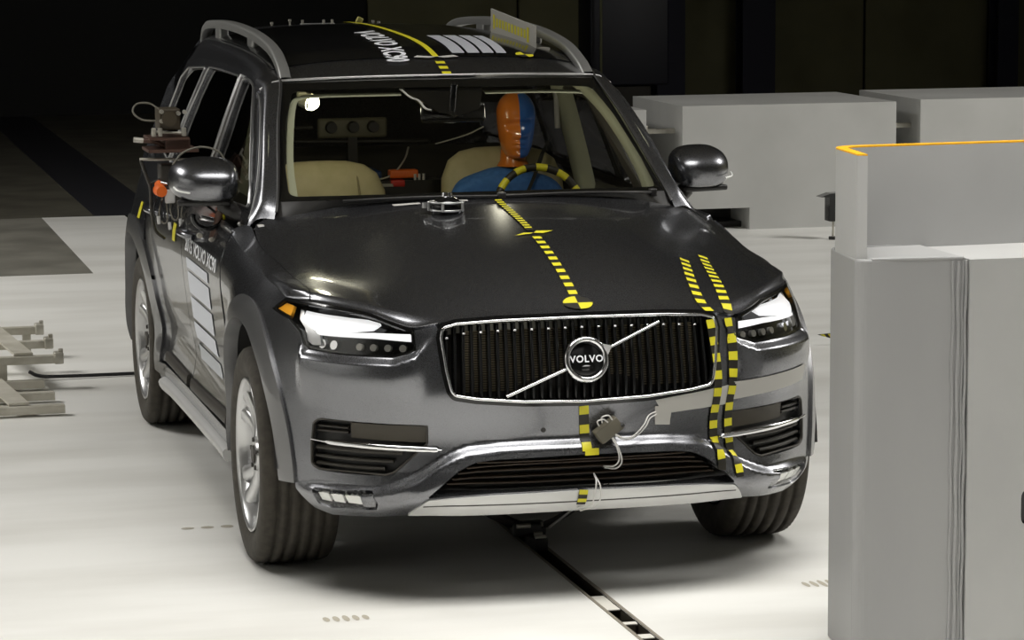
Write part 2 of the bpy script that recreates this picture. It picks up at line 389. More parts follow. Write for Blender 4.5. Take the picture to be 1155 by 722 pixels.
def panel(name, S, outline, m, parent, holes=(), res=.03, flange=.014, off=0.0, gap=0.0, label=None, flip=False, sc=(1, 1), mats=None, matf=None):
    """cut a panel out of surface S(u,v): outline/holes are polygons in (u,v)"""
    sc = np.array(sc, float)
    O = np.array(outline, float) * sc
    if gap: O = np.array(inset_poly(O, gap))
    O = dens(O, res); Hs = [dens(np.array(h, float) * sc, res) for h in holes]
    lo, hi = O.min(0), O.max(0)
    gx = np.arange(lo[0], hi[0], res); gy = np.arange(lo[1], hi[1], res * .87)
    G = np.array([(x + (res / 2 if j % 2 else 0), y) for j, y in enumerate(gy) for x in gx])
    if len(G):
        k = pip(O, G) & (pdist(O, G) > res * .45)
        for h in Hs: k &= ~pip(h, G) & (pdist(h, G) > res * .45)
        G = G[k]
    V = [tuple(p) for p in O]; E = [(i, (i + 1) % len(O)) for i in range(len(O))]
    for h in Hs:
        b = len(V); V += [tuple(p) for p in h]; E += [(b + i, b + (i + 1) % len(h)) for i in range(len(h))]
    V += [tuple(p) for p in G]
    r = delaunay_2d_cdt([Vector(v) for v in V], E, [], 0, 1e-6)
    P = np.array([tuple(v) for v in r[0]]); T = np.array([tuple(f) for f in r[2] if len(f) == 3])
    c = P[T].mean(1); k = pip(O, c)
    for h in Hs: k &= ~pip(h, c)
    T = T[k]
    U = P / sc
    X = S(U[:, 0], U[:, 1]); N = normals_of(S, U[:, 0], U[:, 1])
    if flip: N = -N
    X = X + N * off
    # triangle orientation follows N
    fn = np.cross(X[T[:, 1]] - X[T[:, 0]], X[T[:, 2]] - X[T[:, 0]]); w = (fn * N[T[:, 0]]).sum(1) < 0
    T[w] = T[w][:, ::-1]
    # boundary flange
    cnt = {}
    for t in T:
        for a, b in ((t[0], t[1]), (t[1], t[2]), (t[2], t[0])): cnt[(a, b)] = 1
    bd = [(a, b) for (a, b) in cnt if (b, a) not in cnt]
    used = np.unique(T); rm = -np.ones(len(P), int); rm[used] = np.arange(len(used))
    vs = X[used]; ns = N[used]; fs = [tuple(rm[t]) for t in T]; nf = len(fs)
    if flange:
        bv = sorted({i for e in bd for i in e}); m1 = {i: len(vs) + k for k, i in enumerate(bv)}; m2 = {i: len(vs) + len(bv) + k for k, i in enumerate(bv)}
        vs = np.vstack([vs, X[bv], X[bv] - N[bv] * flange])
        on = {i: np.zeros(3) for i in bv}
        for a, b in bd:
            d = X[b] - X[a]; q = np.cross(d, N[a]); q /= (np.linalg.norm(q) + 1e-12); on[a] += q; on[b] += q
        on = np.array([on[i] / (np.linalg.norm(on[i]) + 1e-9) for i in bv])
        ns = np.vstack([ns, on, on])
        fs += [(m1[b], m1[a], m2[a], m2[b]) for a, b in bd]
    me = bpy.data.meshes.new(name); me.from_pydata([tuple(v) for v in vs], [], fs)
    if mats:
        for q in mats: me.materials.append(q)
        cc = U[T].mean(1); me.polygons.foreach_set('material_index', list(matf(cc[:, 0], cc[:, 1]).astype(int)) + [0] * (len(fs) - nf))
    else: me.materials.append(m)
    me.polygons.foreach_set('use_smooth', [True] * len(fs)); me.update()
    me.normals_split_custom_set_from_vertices([tuple(n) for n in ns])
    return link(name, me, parent, label)
def both(fn):
    for sg in (-1, 1): fn(sg)
def sgp(poly, sg): return list(poly) if sg > 0 else mirror_poly(poly)
def ribbon(S, pts, off=0.0, sm=6):
    """3D points along a uv polyline"""
    P = np.array(pts, float); P = hermite(np.arange(len(P)), P, np.linspace(0, len(P) - 1, (len(P) - 1) * sm + 1)) if sm else P
    X = S(P[:, 0], P[:, 1]); N = normals_of(S, P[:, 0], P[:, 1]); return X + N * off, N
def strip(name, S, pts, w, h, m, parent, off=0.0, sm=6, closed=False, label=None, flip=False, prof=None):
    """moulding of rounded section swept along a uv polyline on S"""
    X, N = ribbon(S, pts, 0, sm)
    if flip: N = -N
    n = len(X); mb = MB(); pr = prof or [(-.5, -.3), (-.5, .55), (-.36, .9), (0, 1), (.36, .9), (.5, .55), (.5, -.3)]
    G = np.empty((n, len(pr), 3))
    for i in range(n):
        a = X[(i - 1) % n] if closed else X[max(0, i - 1)]; b = X[(i + 1) % n] if closed else X[min(n - 1, i + 1)]
        t = b - a; t /= np.linalg.norm(t) + 1e-12; bn = np.cross(N[i], t); bn /= np.linalg.norm(bn) + 1e-12
        ww = w[min(len(w) - 1, int(i * len(w) / n))] if hasattr(w, '__len__') else w
        for j, (p, q) in enumerate(pr): G[i, j] = X[i] + bn * p * ww + N[i] * (q * h + off)
    mb.grid(G, closed_u=closed)
    if not closed: mb.add(G[0], [tuple(range(len(pr)))]); mb.add(G[-1], [tuple(range(len(pr)))[::-1]])
    return mb.build(name, m, parent, label)
def text_on(name, txt, S, m, parent, off, size, xspace=1.0, bold=.0, frame=None, label=None):
    """lettering: font outline -> flat mesh -> laid onto the surface through frame(x,y)->(u,v)"""
    cu = bpy.data.curves.new(name, 'FONT'); cu.body = txt; cu.size = size; cu.align_x = 'CENTER'; cu.align_y = 'CENTER'; cu.space_character = xspace; cu.offset = bold; cu.resolution_u = 3
    o = bpy.data.objects.new(name, cu); COL.objects.link(o); dg = bpy.context.evaluated_depsgraph_get(); me = bpy.data.meshes.new_from_object(o.evaluated_get(dg)); bpy.data.objects.remove(o)
    P = np.array([tuple(v.co) for v in me.vertices]).reshape(-1, 3); uv = frame(P[:, 0], P[:, 1])
    X = S(uv[0], uv[1]); N = normals_of(S, uv[0], uv[1])
    for v, x, n in zip(me.vertices, X, N): v.co = x + n * off
    me.materials.clear(); me.materials.append(m); me.update()
    return link(name, me, parent, label)
# ================================================================ SETTING
def floor_mesh():
    fl = noisy(mat('floor_paint', (.80, .79, .75), .38), 1.5, (.66, .65, .61), (.82, .815, .78), 9, .28, .58, (.35, 1.3, 1))
    b = fl.node_tree.nodes['Principled BSDF']; nt = fl.node_tree
    n = nt.nodes.new('ShaderNodeTexNoise'); n.inputs['Scale'].default_value = 2.5; n.inputs['Detail'].default_value = 9
    mr = nt.nodes.new('ShaderNodeMapRange'); mr.inputs['To Min'].default_value = .30; mr.inputs['To Max'].default_value = .55
    nt.links.new(n.outputs['Fac'], mr.inputs[0]); nt.links.new(mr.outputs[0], b.inputs['Roughness'])
    # flat slabs either side of the tow slot, slot walls and its bottom
    m = MB(); x0, x1 = .035, .085
    for a, c in ((-.585, x0), (x1, 14)): m.add([(a, -24, 0), (c, -24, 0), (c, 12.35, 0), (a, 12.35, 0)], [(0, 1, 2, 3)])
    m.add([(-14, -24, 0), (-.585, -24, 0), (-.585, 8.7, 0), (-14, 8.7, 0)], [(0, 1, 2, 3)])
    f = m.build('floor', fl); m = MB()
    for x in (x0, x1): m.add([(x, -24, 0), (x, 12.35, 0), (x, 12.35, -.2), (x, -24, -.2)], [(0, 1, 2, 3)])
    m.add([(x0, -24, -.2), (x1, -24, -.2), (x1, 12.35, -.2), (x0, 12.35, -.2)], [(0, 1, 2, 3)])
    t = m.build('floor_slot', mat('slot_dark', (.05, .04, .025), .7)); t['kind'] = 'structure'; f['kind'] = 'structure'
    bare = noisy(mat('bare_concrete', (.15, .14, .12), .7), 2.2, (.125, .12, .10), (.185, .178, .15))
    far = noisy(mat('unlit_concrete', (.06, .055, .04), .8), 2.2, (.045, .04, .028), (.075, .07, .05))  # concrete at the back, coloured darker to stand in for missing light
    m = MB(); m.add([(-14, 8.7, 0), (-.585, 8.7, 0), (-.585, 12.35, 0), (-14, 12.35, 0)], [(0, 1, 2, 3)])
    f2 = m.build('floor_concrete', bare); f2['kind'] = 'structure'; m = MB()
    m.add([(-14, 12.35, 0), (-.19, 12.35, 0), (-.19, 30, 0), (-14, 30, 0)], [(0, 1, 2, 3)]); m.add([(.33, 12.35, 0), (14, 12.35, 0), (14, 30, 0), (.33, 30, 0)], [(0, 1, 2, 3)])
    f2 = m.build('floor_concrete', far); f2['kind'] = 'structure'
    m = MB(); m.add([(-.19, 12.35, -.001), (.33, 12.35, -.001), (.33, 30, -.001), (-.19, 30, -.001)], [(0, 1, 2, 3)])
    t = m.build('floor_runway_track', mat('track_dark', (.02, .02, .025), .5)); t['kind'] = 'structure'
    # bare metal lips of the slot and worn filler
    m = MB()
    for x, w in ((x0 - .006, .010), (x1 + .006, .010)): m.box((x, -5, .0015), (w, 26, .003))
    t = m.build('trim_1', mat('slot_lip', (.30, .27, .22), .55, .3)); t['kind'] = 'structure'
    m = MB()
    for y, l in ((-.93, .20), (-1.22, .03), (-1.40, .05)): m.box((.060, y, -.004), (.046, l, .006), bev=.002)
    t = m.build('trim_2', mat('slot_filler', (.62, .60, .54), .6)); t['kind'] = 'structure'
    # rubbed tyre prints on the paint
    pr = mat('rubber_print', (.40, .37, .30), .6)
    for (cx, cy, n, w, h, sk) in ((-.80, -.93, 5, .022, .085, .0), (.85, -.86, 6, .020, .11, .2), (-.95, .62, 5, .05, .05, 0)):
        m = MB()
        for i in range(n):
            x = cx + (i - (n - 1) / 2) * w * 1.45
            m.add([(x + w / 2 * math.cos(a) * 1.0, cy + h / 2 * math.sin(a) * (1 - .12 * abs(i - (n - 1) / 2)), .0012) for a in [k * math.pi / 5 for k in range(10)]], [tuple(range(10))])
        f_ = m.build('floor_tyre_print', pr); f_['kind'] = 'structure'
floor_mesh()
wallm = noisy(mat('wall_panel', (.17, .16, .09), .75), 1.5, (.15, .14, .075), (.19, .18, .10))
def walls():
    m = MB(); m.box((0, 24.06, 4.3), (28.2, .1, 9), None); w = m.build('wall_back', mat('wall_dark', (.012, .012, .012), .8)); w['kind'] = 'structure'
    xs = [4.2, 6.0, 7.86, 9.0, 10.3, 11.9, 13.5, 15.2]
    for a, b in zip(xs[:-1], xs[1:]):
        q = MB(); q.box(((a + b) / 2, 23.98, 4.3), (b - a - .03, .06, 8.6), bev=.01); o = q.build('wall_panel', wallm, w)
    for x, wd_ in ((7.72, .34), (8.80, .40), (11.95, .26)):
        q = MB(); q.box((x, 23.6, 4.3), (wd_ * .45, .25, 8.6)); q.box((x, 23.47, 4.3), (wd_, .03, 8.6)); q.box((x, 23.73, 4.3), (wd_, .03, 8.6))
        c = q.build('column', mat('column_blue', (.012, .012, .03), .6)); c['kind'] = 'structure'
    m = MB(); m.box((-14.05, 0, 4.3), (.1, 48.2, 9)); w = m.build('wall_left', mat('wall_left_pale', (.5, .5, .48), .7)); w['kind'] = 'structure'
    m = MB(); m.box((14.05, 0, 4.3), (.1, 48.2, 9)); w = m.build('wall_right', wallm); w['kind'] = 'structure'
    m = MB(); m.box((0, -24.05, 4.3), (28.2, .1, 9)); w = m.build('wall_front', mat('wall_pale', (.45, .45, .43), .7)); w['kind'] = 'structure'
    m = MB(); m.box((0, 0, 8.85), (28.2, 48.2, .1)); w = m.build('ceiling', mat('ceiling_dark', (.05, .042, .022), .8)); w['kind'] = 'structure'
walls()
# ================================================================ CAR
car = empty('car', (0, 1.5, 0), 'dark grey sport utility vehicle with yellow and black tape lines, ready for a crash test', 'car')
S0, SR = s_at_y(0), s_at_y(2.984)
def circ(sc_, zc, r, a0, a1, n): return [(sc_ + r * math.cos(math.radians(a0 + (a1 - a0) * i / n)), zc + r * math.sin(math.radians(a0 + (a1 - a0) * i / n))) for i in range(n + 1)]
ZC = .378
RO, RA = .475, .55
# --- outlines on the wrap (s >= 0 half)
lamp = [(1.278, .922), (1.201, .966), (1.10, .968), (1.02, .968), (.90, .967), (.79, .962), (.72, .953), (.679, .942), (.61, .922), (.562, .907), (.550, .842), (.572, .831), (.625, .817), (.80, .818), (.955, .824), (.99, .84), (1.025, .871), (1.122, .904)]
grille = [(0, .950), (.28, .947), (.42, .939), (.478, .925), (.486, .88), (.468, .773), (.451, .705), (.432, .683), (.36, .671), (.207, .658), (0, .652)]
def sym(h): return [p for p in h] + [(-a, b) for a, b in h[::-1] if a > 1e-6]
grille_o = rounded(sym(grille), [0, 0, 0, .04, 0, 0, .02, .02, 0, 0, 0] + [0, 0, .02, .02, 0, 0, .04, 0, 0])
grille_o = [p for p in grille_o]
intake = rounded([(.896, .607), (.925, .590), (.934, .517), (.934, .444), (.900, .431), (.653, .430), (.621, .441), (.530, .522), (.513, .535), (.513, .600)], [.02, .01, 0, .02, .01, .01, .01, .01, .01, .006])
lowopen = rounded(sym([(0, .494), (.30, .489), (.367, .480), (.42, .452), (.515, .366), (.30, .377), (0, .381)]), .012)
fogh = rounded([(.915, .375), (.905, .318), (.86, .308), (.685, .317), (.672, .340), (.69, .385)], .008)
# --- bumper
top_edge = [(0, .946), (.28, .942), (.475, .926), (.553, .912)]
arcf = circ(S0, ZC, RA, 137, 182, 16)
bottom = [(.985, .335), (.95, .298), (.884, .278), (.70, .288), (.598, .298), (.40, .306), (0, .312)]
half = [(.558, .905)] + lamp[10:] + [(1.278, .922), (1.285, .87), (1.20, .80)] + arcf + bottom
gn = sym([(.480, .905), (.486, .88), (.468, .773), (.451, .705), (.432, .683), (.36, .671), (.207, .658), (0, .652)])
full = [(.484, .918)] + half + [(-a, b) for a, b in half[:-1][::-1]] + [(-.484, .918)] + gn[::-1]
panel('front_bumper', W, full, paint, car, holes=[intake, mirror_poly(intake), lowopen, fogh, mirror_poly(fogh)], res=.012, flange=.035)
# silver skid band under the lower opening
skid = [(0, .376), (.30, .372), (.512, .362), (.590, .302), (.40, .300), (0, .304)]
panel('skid_plate', W, rounded(sym(skid), .008), satin, car, res=.025, flange=.03, off=.006, label='silver skid strip under the front bumper')
strip('skid_groove', W, [(s, .340) for s in np.linspace(-.53, .53, 21)], .006, .0015, dark_trim, car, off=.0055, sm=1)
m = MB(); m.add([(-.55, -.70, .37), (.55, -.70, .37), (.66, -.50, .36), (-.66, -.50, .36), (-.6, .1, .33), (.6, .1, .33)], [(0, 1, 2, 3), (3, 2, 5, 4)]); m.build('undertray', black, car)
# --- hood and fenders
shut = [(.486, 1.03), (.80, .945), (.855, .86), (.873, .772), (.865, .68), (.852, .607), (.848, .50), (.851, .386), (.856, .28), (.861, .178), (.868, .08), (.871, -.005)]
shr = rounded(shut[2:], .1, 4, closed=False)
hoodh = [(0, 0.0), (.3, 0), (.5, 0), (.66, 0), (.79, 0.0)] + [(.869, 0.0)] + shr[::-1][1:] + [(.83, .93), (.80, .965), (.70, .985), (.5, .995), (.25, 1), (0, 1)]
hood_o = hoodh + [(-a, b) for a, b in hoodh[::-1] if a > 1e-6]
panel('hood', H, hood_o, paint, car, res=.022, gap=.0022, sc=(.92, 1.1), flange=.02)
def fender_parts(sg):
    ft = [(.871, 0.0)] + shr[::-1][1:] + [(.84, .95), (.87, .99), (1.0, 1.0), (1.0, .8), (1, .6), (1, .4), (1, .2), (1, 0)]
    fo = panel('front_fender', H, sgp(ft, sg), paint, car, res=.022, gap=.0018, sc=(.92, 1.1), flange=.02)
    # side of the fender on the wrap
    ys = [-.33, -.28, -.22, -.08, .13, .38, .60]
    up = [(s_at_y(y), float(ZS(y)) + .003) for y in ys]
    dn = [(s_at_y(.60), .98), (s_at_y(.56), .80), (s_at_y(.56), .55), (s_at_y(.58), .34)]
    ar = [p for p in circ(S0, ZC, RA, -4, 128, 30)]
    sd = [(1.278, .922), (1.205, .964)] + up + dn + ar + [(1.20, .80), (1.285, .87)]
    panel('side_panel', W, sgp(sd, sg), paint, fo, res=.022, gap=.0015, flange=.02)
both(fender_parts)
# --- wheel arch mouldings
def arch_parts(sg):
    for sc_, a0, a1 in ((S0, -8, 180), (SR, -8, 188)):
        o_ = circ(sc_, ZC, RA + .004, a0, a1, 48); i_ = circ(sc_, ZC, RO, a1, a0, 48)
        SW = lambda u, v: W(u, v)
        panel('wheel_arch_trim', SW, sgp(o_ + i_, sg), MATS.get('arch_paint') or mat('arch_paint', (.17, .17, .172), .36, .7, .6), car, res=.022, flange=.05, off=.010)
        # dark liner behind the opening
        y = 0 if sc_ == S0 else 2.984; m = MB(); n = 28
        G = np.array([[(sg * x, y + .485 * -math.cos(a), ZC + .485 * math.sin(a)) for x in (.95, .55)] for a in np.linspace(math.radians(4), math.radians(190), n)])
        m.grid(G); m.add([(sg * .55, y + .485 * -math.cos(a), ZC + .485 * math.sin(a)) for a in np.linspace(math.radians(4), math.radians(190), n)], [tuple(range(n))])
        m.build('wheel_well_liner', black, car)
both(arch_parts)
# --- side: doors, rear quarter, sills
BELT = lambda y: 1.105 + .018 * (y - .7)
def side_parts(sg):
    def dr(y0, y1, cut=None):
        o = [(s_at_y(y0), .36), (s_at_y(y0), .7), (s_at_y(y0) + .01, BELT(y0)), (s_at_y(y1), BELT(y1))]
        return o + (cut or [(s_at_y(y1), .7), (s_at_y(y1), .36)])
    fd = panel('front_door', W, sgp(rounded(dr(.605, 1.66), .02), sg), paint, car, res=.04, gap=.002, flange=.02)
    a = [p for p in circ(SR, ZC, RA, 128, 178, 12)]
    rd = panel('rear_door', W, sgp(rounded([(s_at_y(1.665), .36), (s_at_y(1.665), .7), (s_at_y(1.665), BELT(1.66)), (s_at_y(2.72), BELT(2.72)), (s_at_y(2.70), .95)] + [p for p in a if p[1] < .82] + [(a[-1][0] - .01, .36)], .01), sg), paint, car, res=.04, gap=.002, flange=.02)
    qp = [(s_at_y(2.725), BELT(2.72) + .02), (s_at_y(3.5), BELT(3.5) + .02), (s_at_y(3.85), 1.14), (SMAX - .35, 1.12), (SMAX - .35, .35), (s_at_y(3.6), .33)] + circ(SR, ZC, RA, 2, 122, 24) + [(s_at_y(2.71), .95)]
    panel('rear_quarter', W, sgp(qp, sg), paint, car, res=.05, gap=.002, flange=.02)
    sl = [(s_at_y(.58), .262), (s_at_y(.58), .355), (s_at_y(2.45), .355), (s_at_y(2.45), .262)]
    st = panel('sill', W, sgp(sl, sg), paint, car, res=.05, flange=.05, off=.012)
    strip('step_strip', Wf, [(sg * s_at_y(y), .275) for y in np.linspace(.62, 2.4, 9)], .05, .03, satin, st, off=.015, sm=1, label='metal strip along the sill')
    # door lower mouldings and handles
    for d, y0, y1 in ((fd, .68, 1.62), (rd, 1.72, 2.34)):
        strip('lower_moulding', Wf, [(sg * s_at_y(y), .385 + .006 * math.sin(y * 3)) for y in np.linspace(y0, y1, 8)], .045, .012, dark_trim, d, off=.002, sm=1)
    for d, y0 in ((fd, 1.44), (rd, 2.42)):
        X, N = ribbon(Wf, [(sg * s_at_y(y), .995) for y in np.linspace(y0 - .10, y0 + .12, 7)], 0, 0)
        h = np.array([.004, .034, .040, .042, .040, .034, .004])[:, None]
        m = MB(); m.tube(X + N * h, .013, n=8, sm=3); m.build('door_handle', paint, d)
Wf = W
dull_m = mat('dull_metal', (.25, .25, .25), .35, .8)
def wneg(f): return f
both(side_parts)
m = MB(); zz = [.35, .6, .9, 1.12, 1.45, 1.66]; hx = [.80, .86, .86, .83, .72, .58]; yy = [4.03, 4.07, 4.05, 4.02, 3.92, 3.84]
m.grid(np.array([[(x * h, y - .10 * abs(x) ** 3, z) for x in np.linspace(-1, 1, 13)] for h, y, z in zip(hx, yy, zz)])); m.build('tailgate', paint, car)
# --- lids closing the body: floor pan
m = MB(); m.box((0, 1.9, .30), (1.62, 3.9, .06)); m.box((0, -.15, .62), (1.0, .8, .45)); m.box((0, .52, .7), (1.6, .04, .75)); m.build('floor_pan', black, car)
# --- roof, pillars, glasshouse
panel('roof', RF, [(-.985, 0.0), (.985, 0), (1, .05), (1, .3), (1, .6), (1, .95), (.95, 1), (-.95, 1), (-1, .95), (-1, .6), (-1, .3), (-1, .05)], paint, car, res=.04, sc=(.70, 2.75), flange=.012)
panel('roof_glass', RF, rounded([(-.66, .20), (.66, .20), (.66, .72), (-.66, .72)], .05), gloss_black, car, res=.05, sc=(.70, 2.75), flange=.004, off=.004, label='black glass sunroof panel')
strip('roof_edge_trim', RF, [(u, .004) for u in np.linspace(-.93, .93, 24)], .010, .006, silver, car, sm=1, label='thin bright line along the front edge of the roof')
PG = [[(.760, .585, 1.135), (.815, .61, 1.135), (.862, .60, 1.10)],
      [(.744, .628, 1.192), (.792, .655, 1.205), (.816, .695, 1.185)],
      [(.716, .77, 1.300), (.762, .79, 1.300), (.782, .80, 1.270)],
      [(.677, .99, 1.456), (.722, 1.005, 1.45), (.738, 1.0, 1.418)],
      [(.628, 1.214, 1.596), (.680, 1.215, 1.58), (.704, 1.213, 1.541)],
      [(.640, 1.33, 1.625), (.690, 1.36, 1.605), (.708, 1.37, 1.575)]]
def pillars(sg):
    V = np.array(PG) * [sg, 1, 1]; t = np.linspace(0, 5, 26); R_ = hermite(np.arange(6), V.reshape(6, -1), t).reshape(26, 3, 3)
    G = np.array([hermite([0, .5, 1], r, np.linspace(0, 1, 8)) for r in R_]); m = MB(); m.grid(G); pl = m.build('windscreen_pillar', paint, car)
    m = MB(); m.tube(R_[2:23, 2] + np.array([sg * .002, .004, -.004]), .0045, n=6, sm=0); m.build('chrome_edge', MATS.get('dull_chrome') or mat('dull_chrome', (.38, .38, .38), .3, .9), pl)
    m = MB(); m.tube(R_[2:22, 0] + np.array([-sg * .004, 0, .002]), .006, n=6, sm=0); m.build('windscreen_seal', black, pl)
    G_ = Gs(sg)
    front = [(.76, 1.165), (.83, 1.245), (1.02, 1.395), (1.22, 1.517), (1.36, 1.575), (1.50, 1.592), (1.655, 1.594), (1.60, 1.4), (1.575, 1.15)]
    rear = [(1.69, 1.15), (1.715, 1.4), (1.765, 1.594), (2.3, 1.595), (2.60, 1.590), (2.66, 1.4), (2.70, 1.175)]
    quart = [(2.78, 1.18), (2.73, 1.4), (2.69, 1.586), (3.3, 1.555), (3.55, 1.50), (3.70, 1.30), (3.72, 1.20)]
    wins = [rounded(w, .025) for w in (front, rear, quart)]
    outer = [(.70, 1.10), (.72, 1.175), (.80, 1.262), (1.0, 1.412), (1.213, 1.541), (1.30, 1.565), (1.5, 1.608), (2.0, 1.62), (2.6, 1.62), (3.3, 1.607), (3.7, 1.57), (3.86, 1.4), (3.92, 1.13), (2.7, 1.14)]
    fr = panel('window_surround', G_, outer, paint, car, holes=wins, res=.05, flange=.02, flip=sg < 0)
    for w in wins:
        panel('window', G_, w, tint if w is not wins[0] else MATS.get('door_glass') or glassy('door_glass', (.8, .8, .8), .35), fr, res=.09, flange=0, off=-.012, flip=sg < 0)
        strip('chrome_surround', G_, [w[int(i)] for i in np.linspace(0, len(w) - 1, 44)], .007, .006, MATS.get('dull_chrome') or mat('dull_chrome', (.38, .38, .38), .3, .9), fr, sm=0, closed=True, flip=sg < 0)
    # black pillar between the doors
    panel('pillar_cover', G_, [(1.585, 1.155), (1.61, 1.4), (1.662, 1.592), (1.757, 1.592), (1.708, 1.4), (1.682, 1.155)], dark_trim, fr, res=.05, flange=.004, off=.004, flip=sg < 0)
    strip('rain_seal', G_, [(1.645, 1.15), (1.665, 1.4), (1.715, 1.60)], .012, .010, silver, fr, sm=4, flip=sg < 0)
    # roof rail
    P = np.array([(.602, 1.232, 1.603), (.598, 1.34, 1.656), (.594, 1.56, 1.712), (.594, 2.0, 1.752), (.594, 2.6, 1.768), (.588, 3.2, 1.756), (.575, 3.50, 1.725), (.565, 3.65, 1.66)]) * [sg, 1, 1]
    C_ = hermite(np.arange(8), P, np.linspace(0, 7, 50)); G = []
    pr = [(-.021, -.022), (-.023, .004), (-.016, .013), (.016, .013), (.023, .004), (.021, -.022)]
    for i in range(50):
        tt = C_[min(49, i + 1)] - C_[max(0, i - 1)]; tt /= np.linalg.norm(tt); up = np.cross(np.cross(tt, [0, 0, 1]), tt); up /= np.linalg.norm(up); sd = np.cross(tt, up)
        G.append([C_[i] + sd * a + up * b for a, b in pr])
    m = MB(); m.grid(np.array(G)[:, list(range(6)) + [0]]); rl = m.build('roof_rail', MATS.get('rail_metal') or mat('rail_metal', (.30, .30, .29), .38, .6), car)
    for y in (2.05, 2.95): q = MB(); q.box((sg * .59, y, 1.722), (.04, .14, .06), bev=.01); q.build('rail_foot', MATS['rail_metal'], rl)
both(pillars)
panel('windscreen', WS, [(-1, 0), (1, 0), (1, .5), (1, 1), (-1, 1), (-1, .5)], glass, car, res=.08, sc=(.7, .9), flange=0, off=-.002)
ws_open = rounded([(-.957, .035), (-.970, .25), (-.963, .62), (-.935, .91), (-.60, .905), (-.30, .90), (.19, .895), (.60, .905), (.93, .90), (.965, .62), (.975, .25), (.955, .035), (.5, .03), (0, .03), (-.5, .03)], [.05, 0, 0, .05, 0, 0, 0, 0, .05, 0, 0, .05, 0, 0, 0])
panel('windscreen_border', WS, [(-1, 0), (1, 0), (1, .5), (1, 1), (-1, 1), (-1, .5)], gloss_black, car, holes=[ws_open], res=.05, sc=(.7, .9), flange=.003, off=-.006, label='black painted edge of the windscreen')
m = MB(); cw = [H([u], [1.0])[0] for u in np.linspace(-.83, .83, 25)]; wb = [WS([u], [0.0])[0] for u in np.linspace(-1, 1, 25)]
m.grid(np.array([[c + (0, -.03, -.03) for c in cw], [c * .5 + w_ * .5 + (0, 0, -.03) for c, w_ in zip(cw, wb)], [w_ + (0, .004, -.004) for w_ in wb]])); m.build('cowl', black, car)
for sg, u0, u1 in ((1, .88, -.02), (1, .02, -.72)):
    X, N = ribbon(WS, [(u0 + (u1 - u0) * t, -.012 + .008 * math.sin(t * 3.1)) for t in np.linspace(0, 1, 9)], -.002, 2)
    m = MB(); m.tube(X, .006, n=6, sm=0); m.box(tuple(X[0]), (.03, .03, .03), bev=.006); m.build('wiper', black, car)
# --- grille
gi = inset_poly(grille_o, .014)
panel('grille_seal', W, grille_o, gloss_black, car, holes=[gi], res=.03, flange=.03, off=.004)
gc = inset_poly(grille_o, .017); gk = gc + [gc[0]]
strip('grille_frame', W, gc, .010, .012, chrome, car, sm=0, closed=True, off=.002)
fr_in = inset_poly(grille_o, .022)
panel('grille_backing', W, fr_in, MATS.get('grille_deep') or mat('grille_deep', (.010, .007, .004), .6), car, res=.05, flange=0, off=-.085)
m = MB(); gr = mat('radiator_mesh', (.20, .165, .10), .5, .2)
for k in range(26):      # fins of the radiator seen between the bars
    z = .700 + k * .0078
    m.box((0, -.825, z), (.78, .008, .0042))
m.build('radiator', gr, car)
bars = 33
for i in range(bars):
    x = (i - (bars - 1) / 2) * .0278
    if abs(x) > .458: continue
    s_ = abs(x) * 1.01
    zt = float(np.interp(s_, [0, .28, .42, .465], [.925, .922, .914, .895])); zb = float(np.interp(s_, [0, .207, .36, .43, .46], [.672, .678, .692, .704, .76]))
    zc = np.linspace(zb, zt, 8); Xo = W(np.full(8, (x > 0) * 2 - 1.) * s_, zc)
    m = MB()
    G = [[(p[0] + dx, p[1] + dy, p[2]) for dx, dy in ((-.0045, .050), (-.0058, .018), (-.003, .011), (.003, .011), (.0058, .018), (.0045, .050))] for p in Xo]
    m.grid(np.array(G)); br = m.build('grille_bar', gloss_black, car)
    if i % 2: continue
    p = W([(1 if x > 0 else -1) * s_], [zt - .022])[0]; q = MB(); q.box((p[0], p[1] + .007, p[2]), (.010, .006, .006), bev=.002); q.build('bright_stud', chrome, br)
# diagonal bar and ring badge
X, N = ribbon(W, [(-.262, .692), (-.09, .765)], .012, 6)
def flatbar(a, b, w, nm='diagonal_bar'):
    a, b = np.array(a), np.array(b); t = np.linspace(0, 1, 12)[:, None]; P = a + (b - a) * t; m = MB(); d = (b - a) / np.linalg.norm(b - a); up = np.cross(d, [0, -1, 0])
    m.grid(np.array([[p + up * u + np.array([0, -1, 0]) * h for u, h in ((-w, -.010), (-w, 0), (-w * .5, .006), (w * .5, .006), (w, 0), (w, -.010))] for p in P])); return m.build(nm, chrome, car)
pa = W([-.262], [.692])[0]; pb = W([.262], [.915])[0]; ec = np.array(W([0.0], [.803])[0]) + (0, -.020, 0)
flatbar(pa + (0, -.006, 0), ec + (-.070, -.002, -.030), .0055); flatbar(ec + (.078, 0, .036), pb + (0, -.006, -.004), .0055)
tilt = Matrix.Rotation(math.radians(-12), 3, 'X')
m = MB(); m.lathe([(.055, -.004), (.056, .010), (.060, .016), (.068, .018), (.074, .012), (.0765, .0), (.074, -.012), (.055, -.012)], (0, 0, 0), 'y', 56, closed=True)
m.v = [tuple(tilt @ Vector((a, -b, c)) + Vector(ec)) for a, b, c in m.v]; ring = m.build('ring_badge', chrome, car)
m = MB(); pts = [(.052, .052), (.084, .044), (.070, .014), (.066, .020)]; m.prism(pts, tuple(ec + (0, -.012, 0)), (1, 0, 0), (0, 0, 1), (0, 1, 0), .014); m.build('arrow_point', chrome, ring)
m = MB(); m.lathe([(0.0001, .006), (.040, .005), (.056, 0)], (0, 0, 0), 'y', 40); m.v = [tuple(tilt @ Vector((a, -b, c)) + Vector(ec)) for a, b, c in m.v]; m.build('badge_disc', gloss_black, ring)
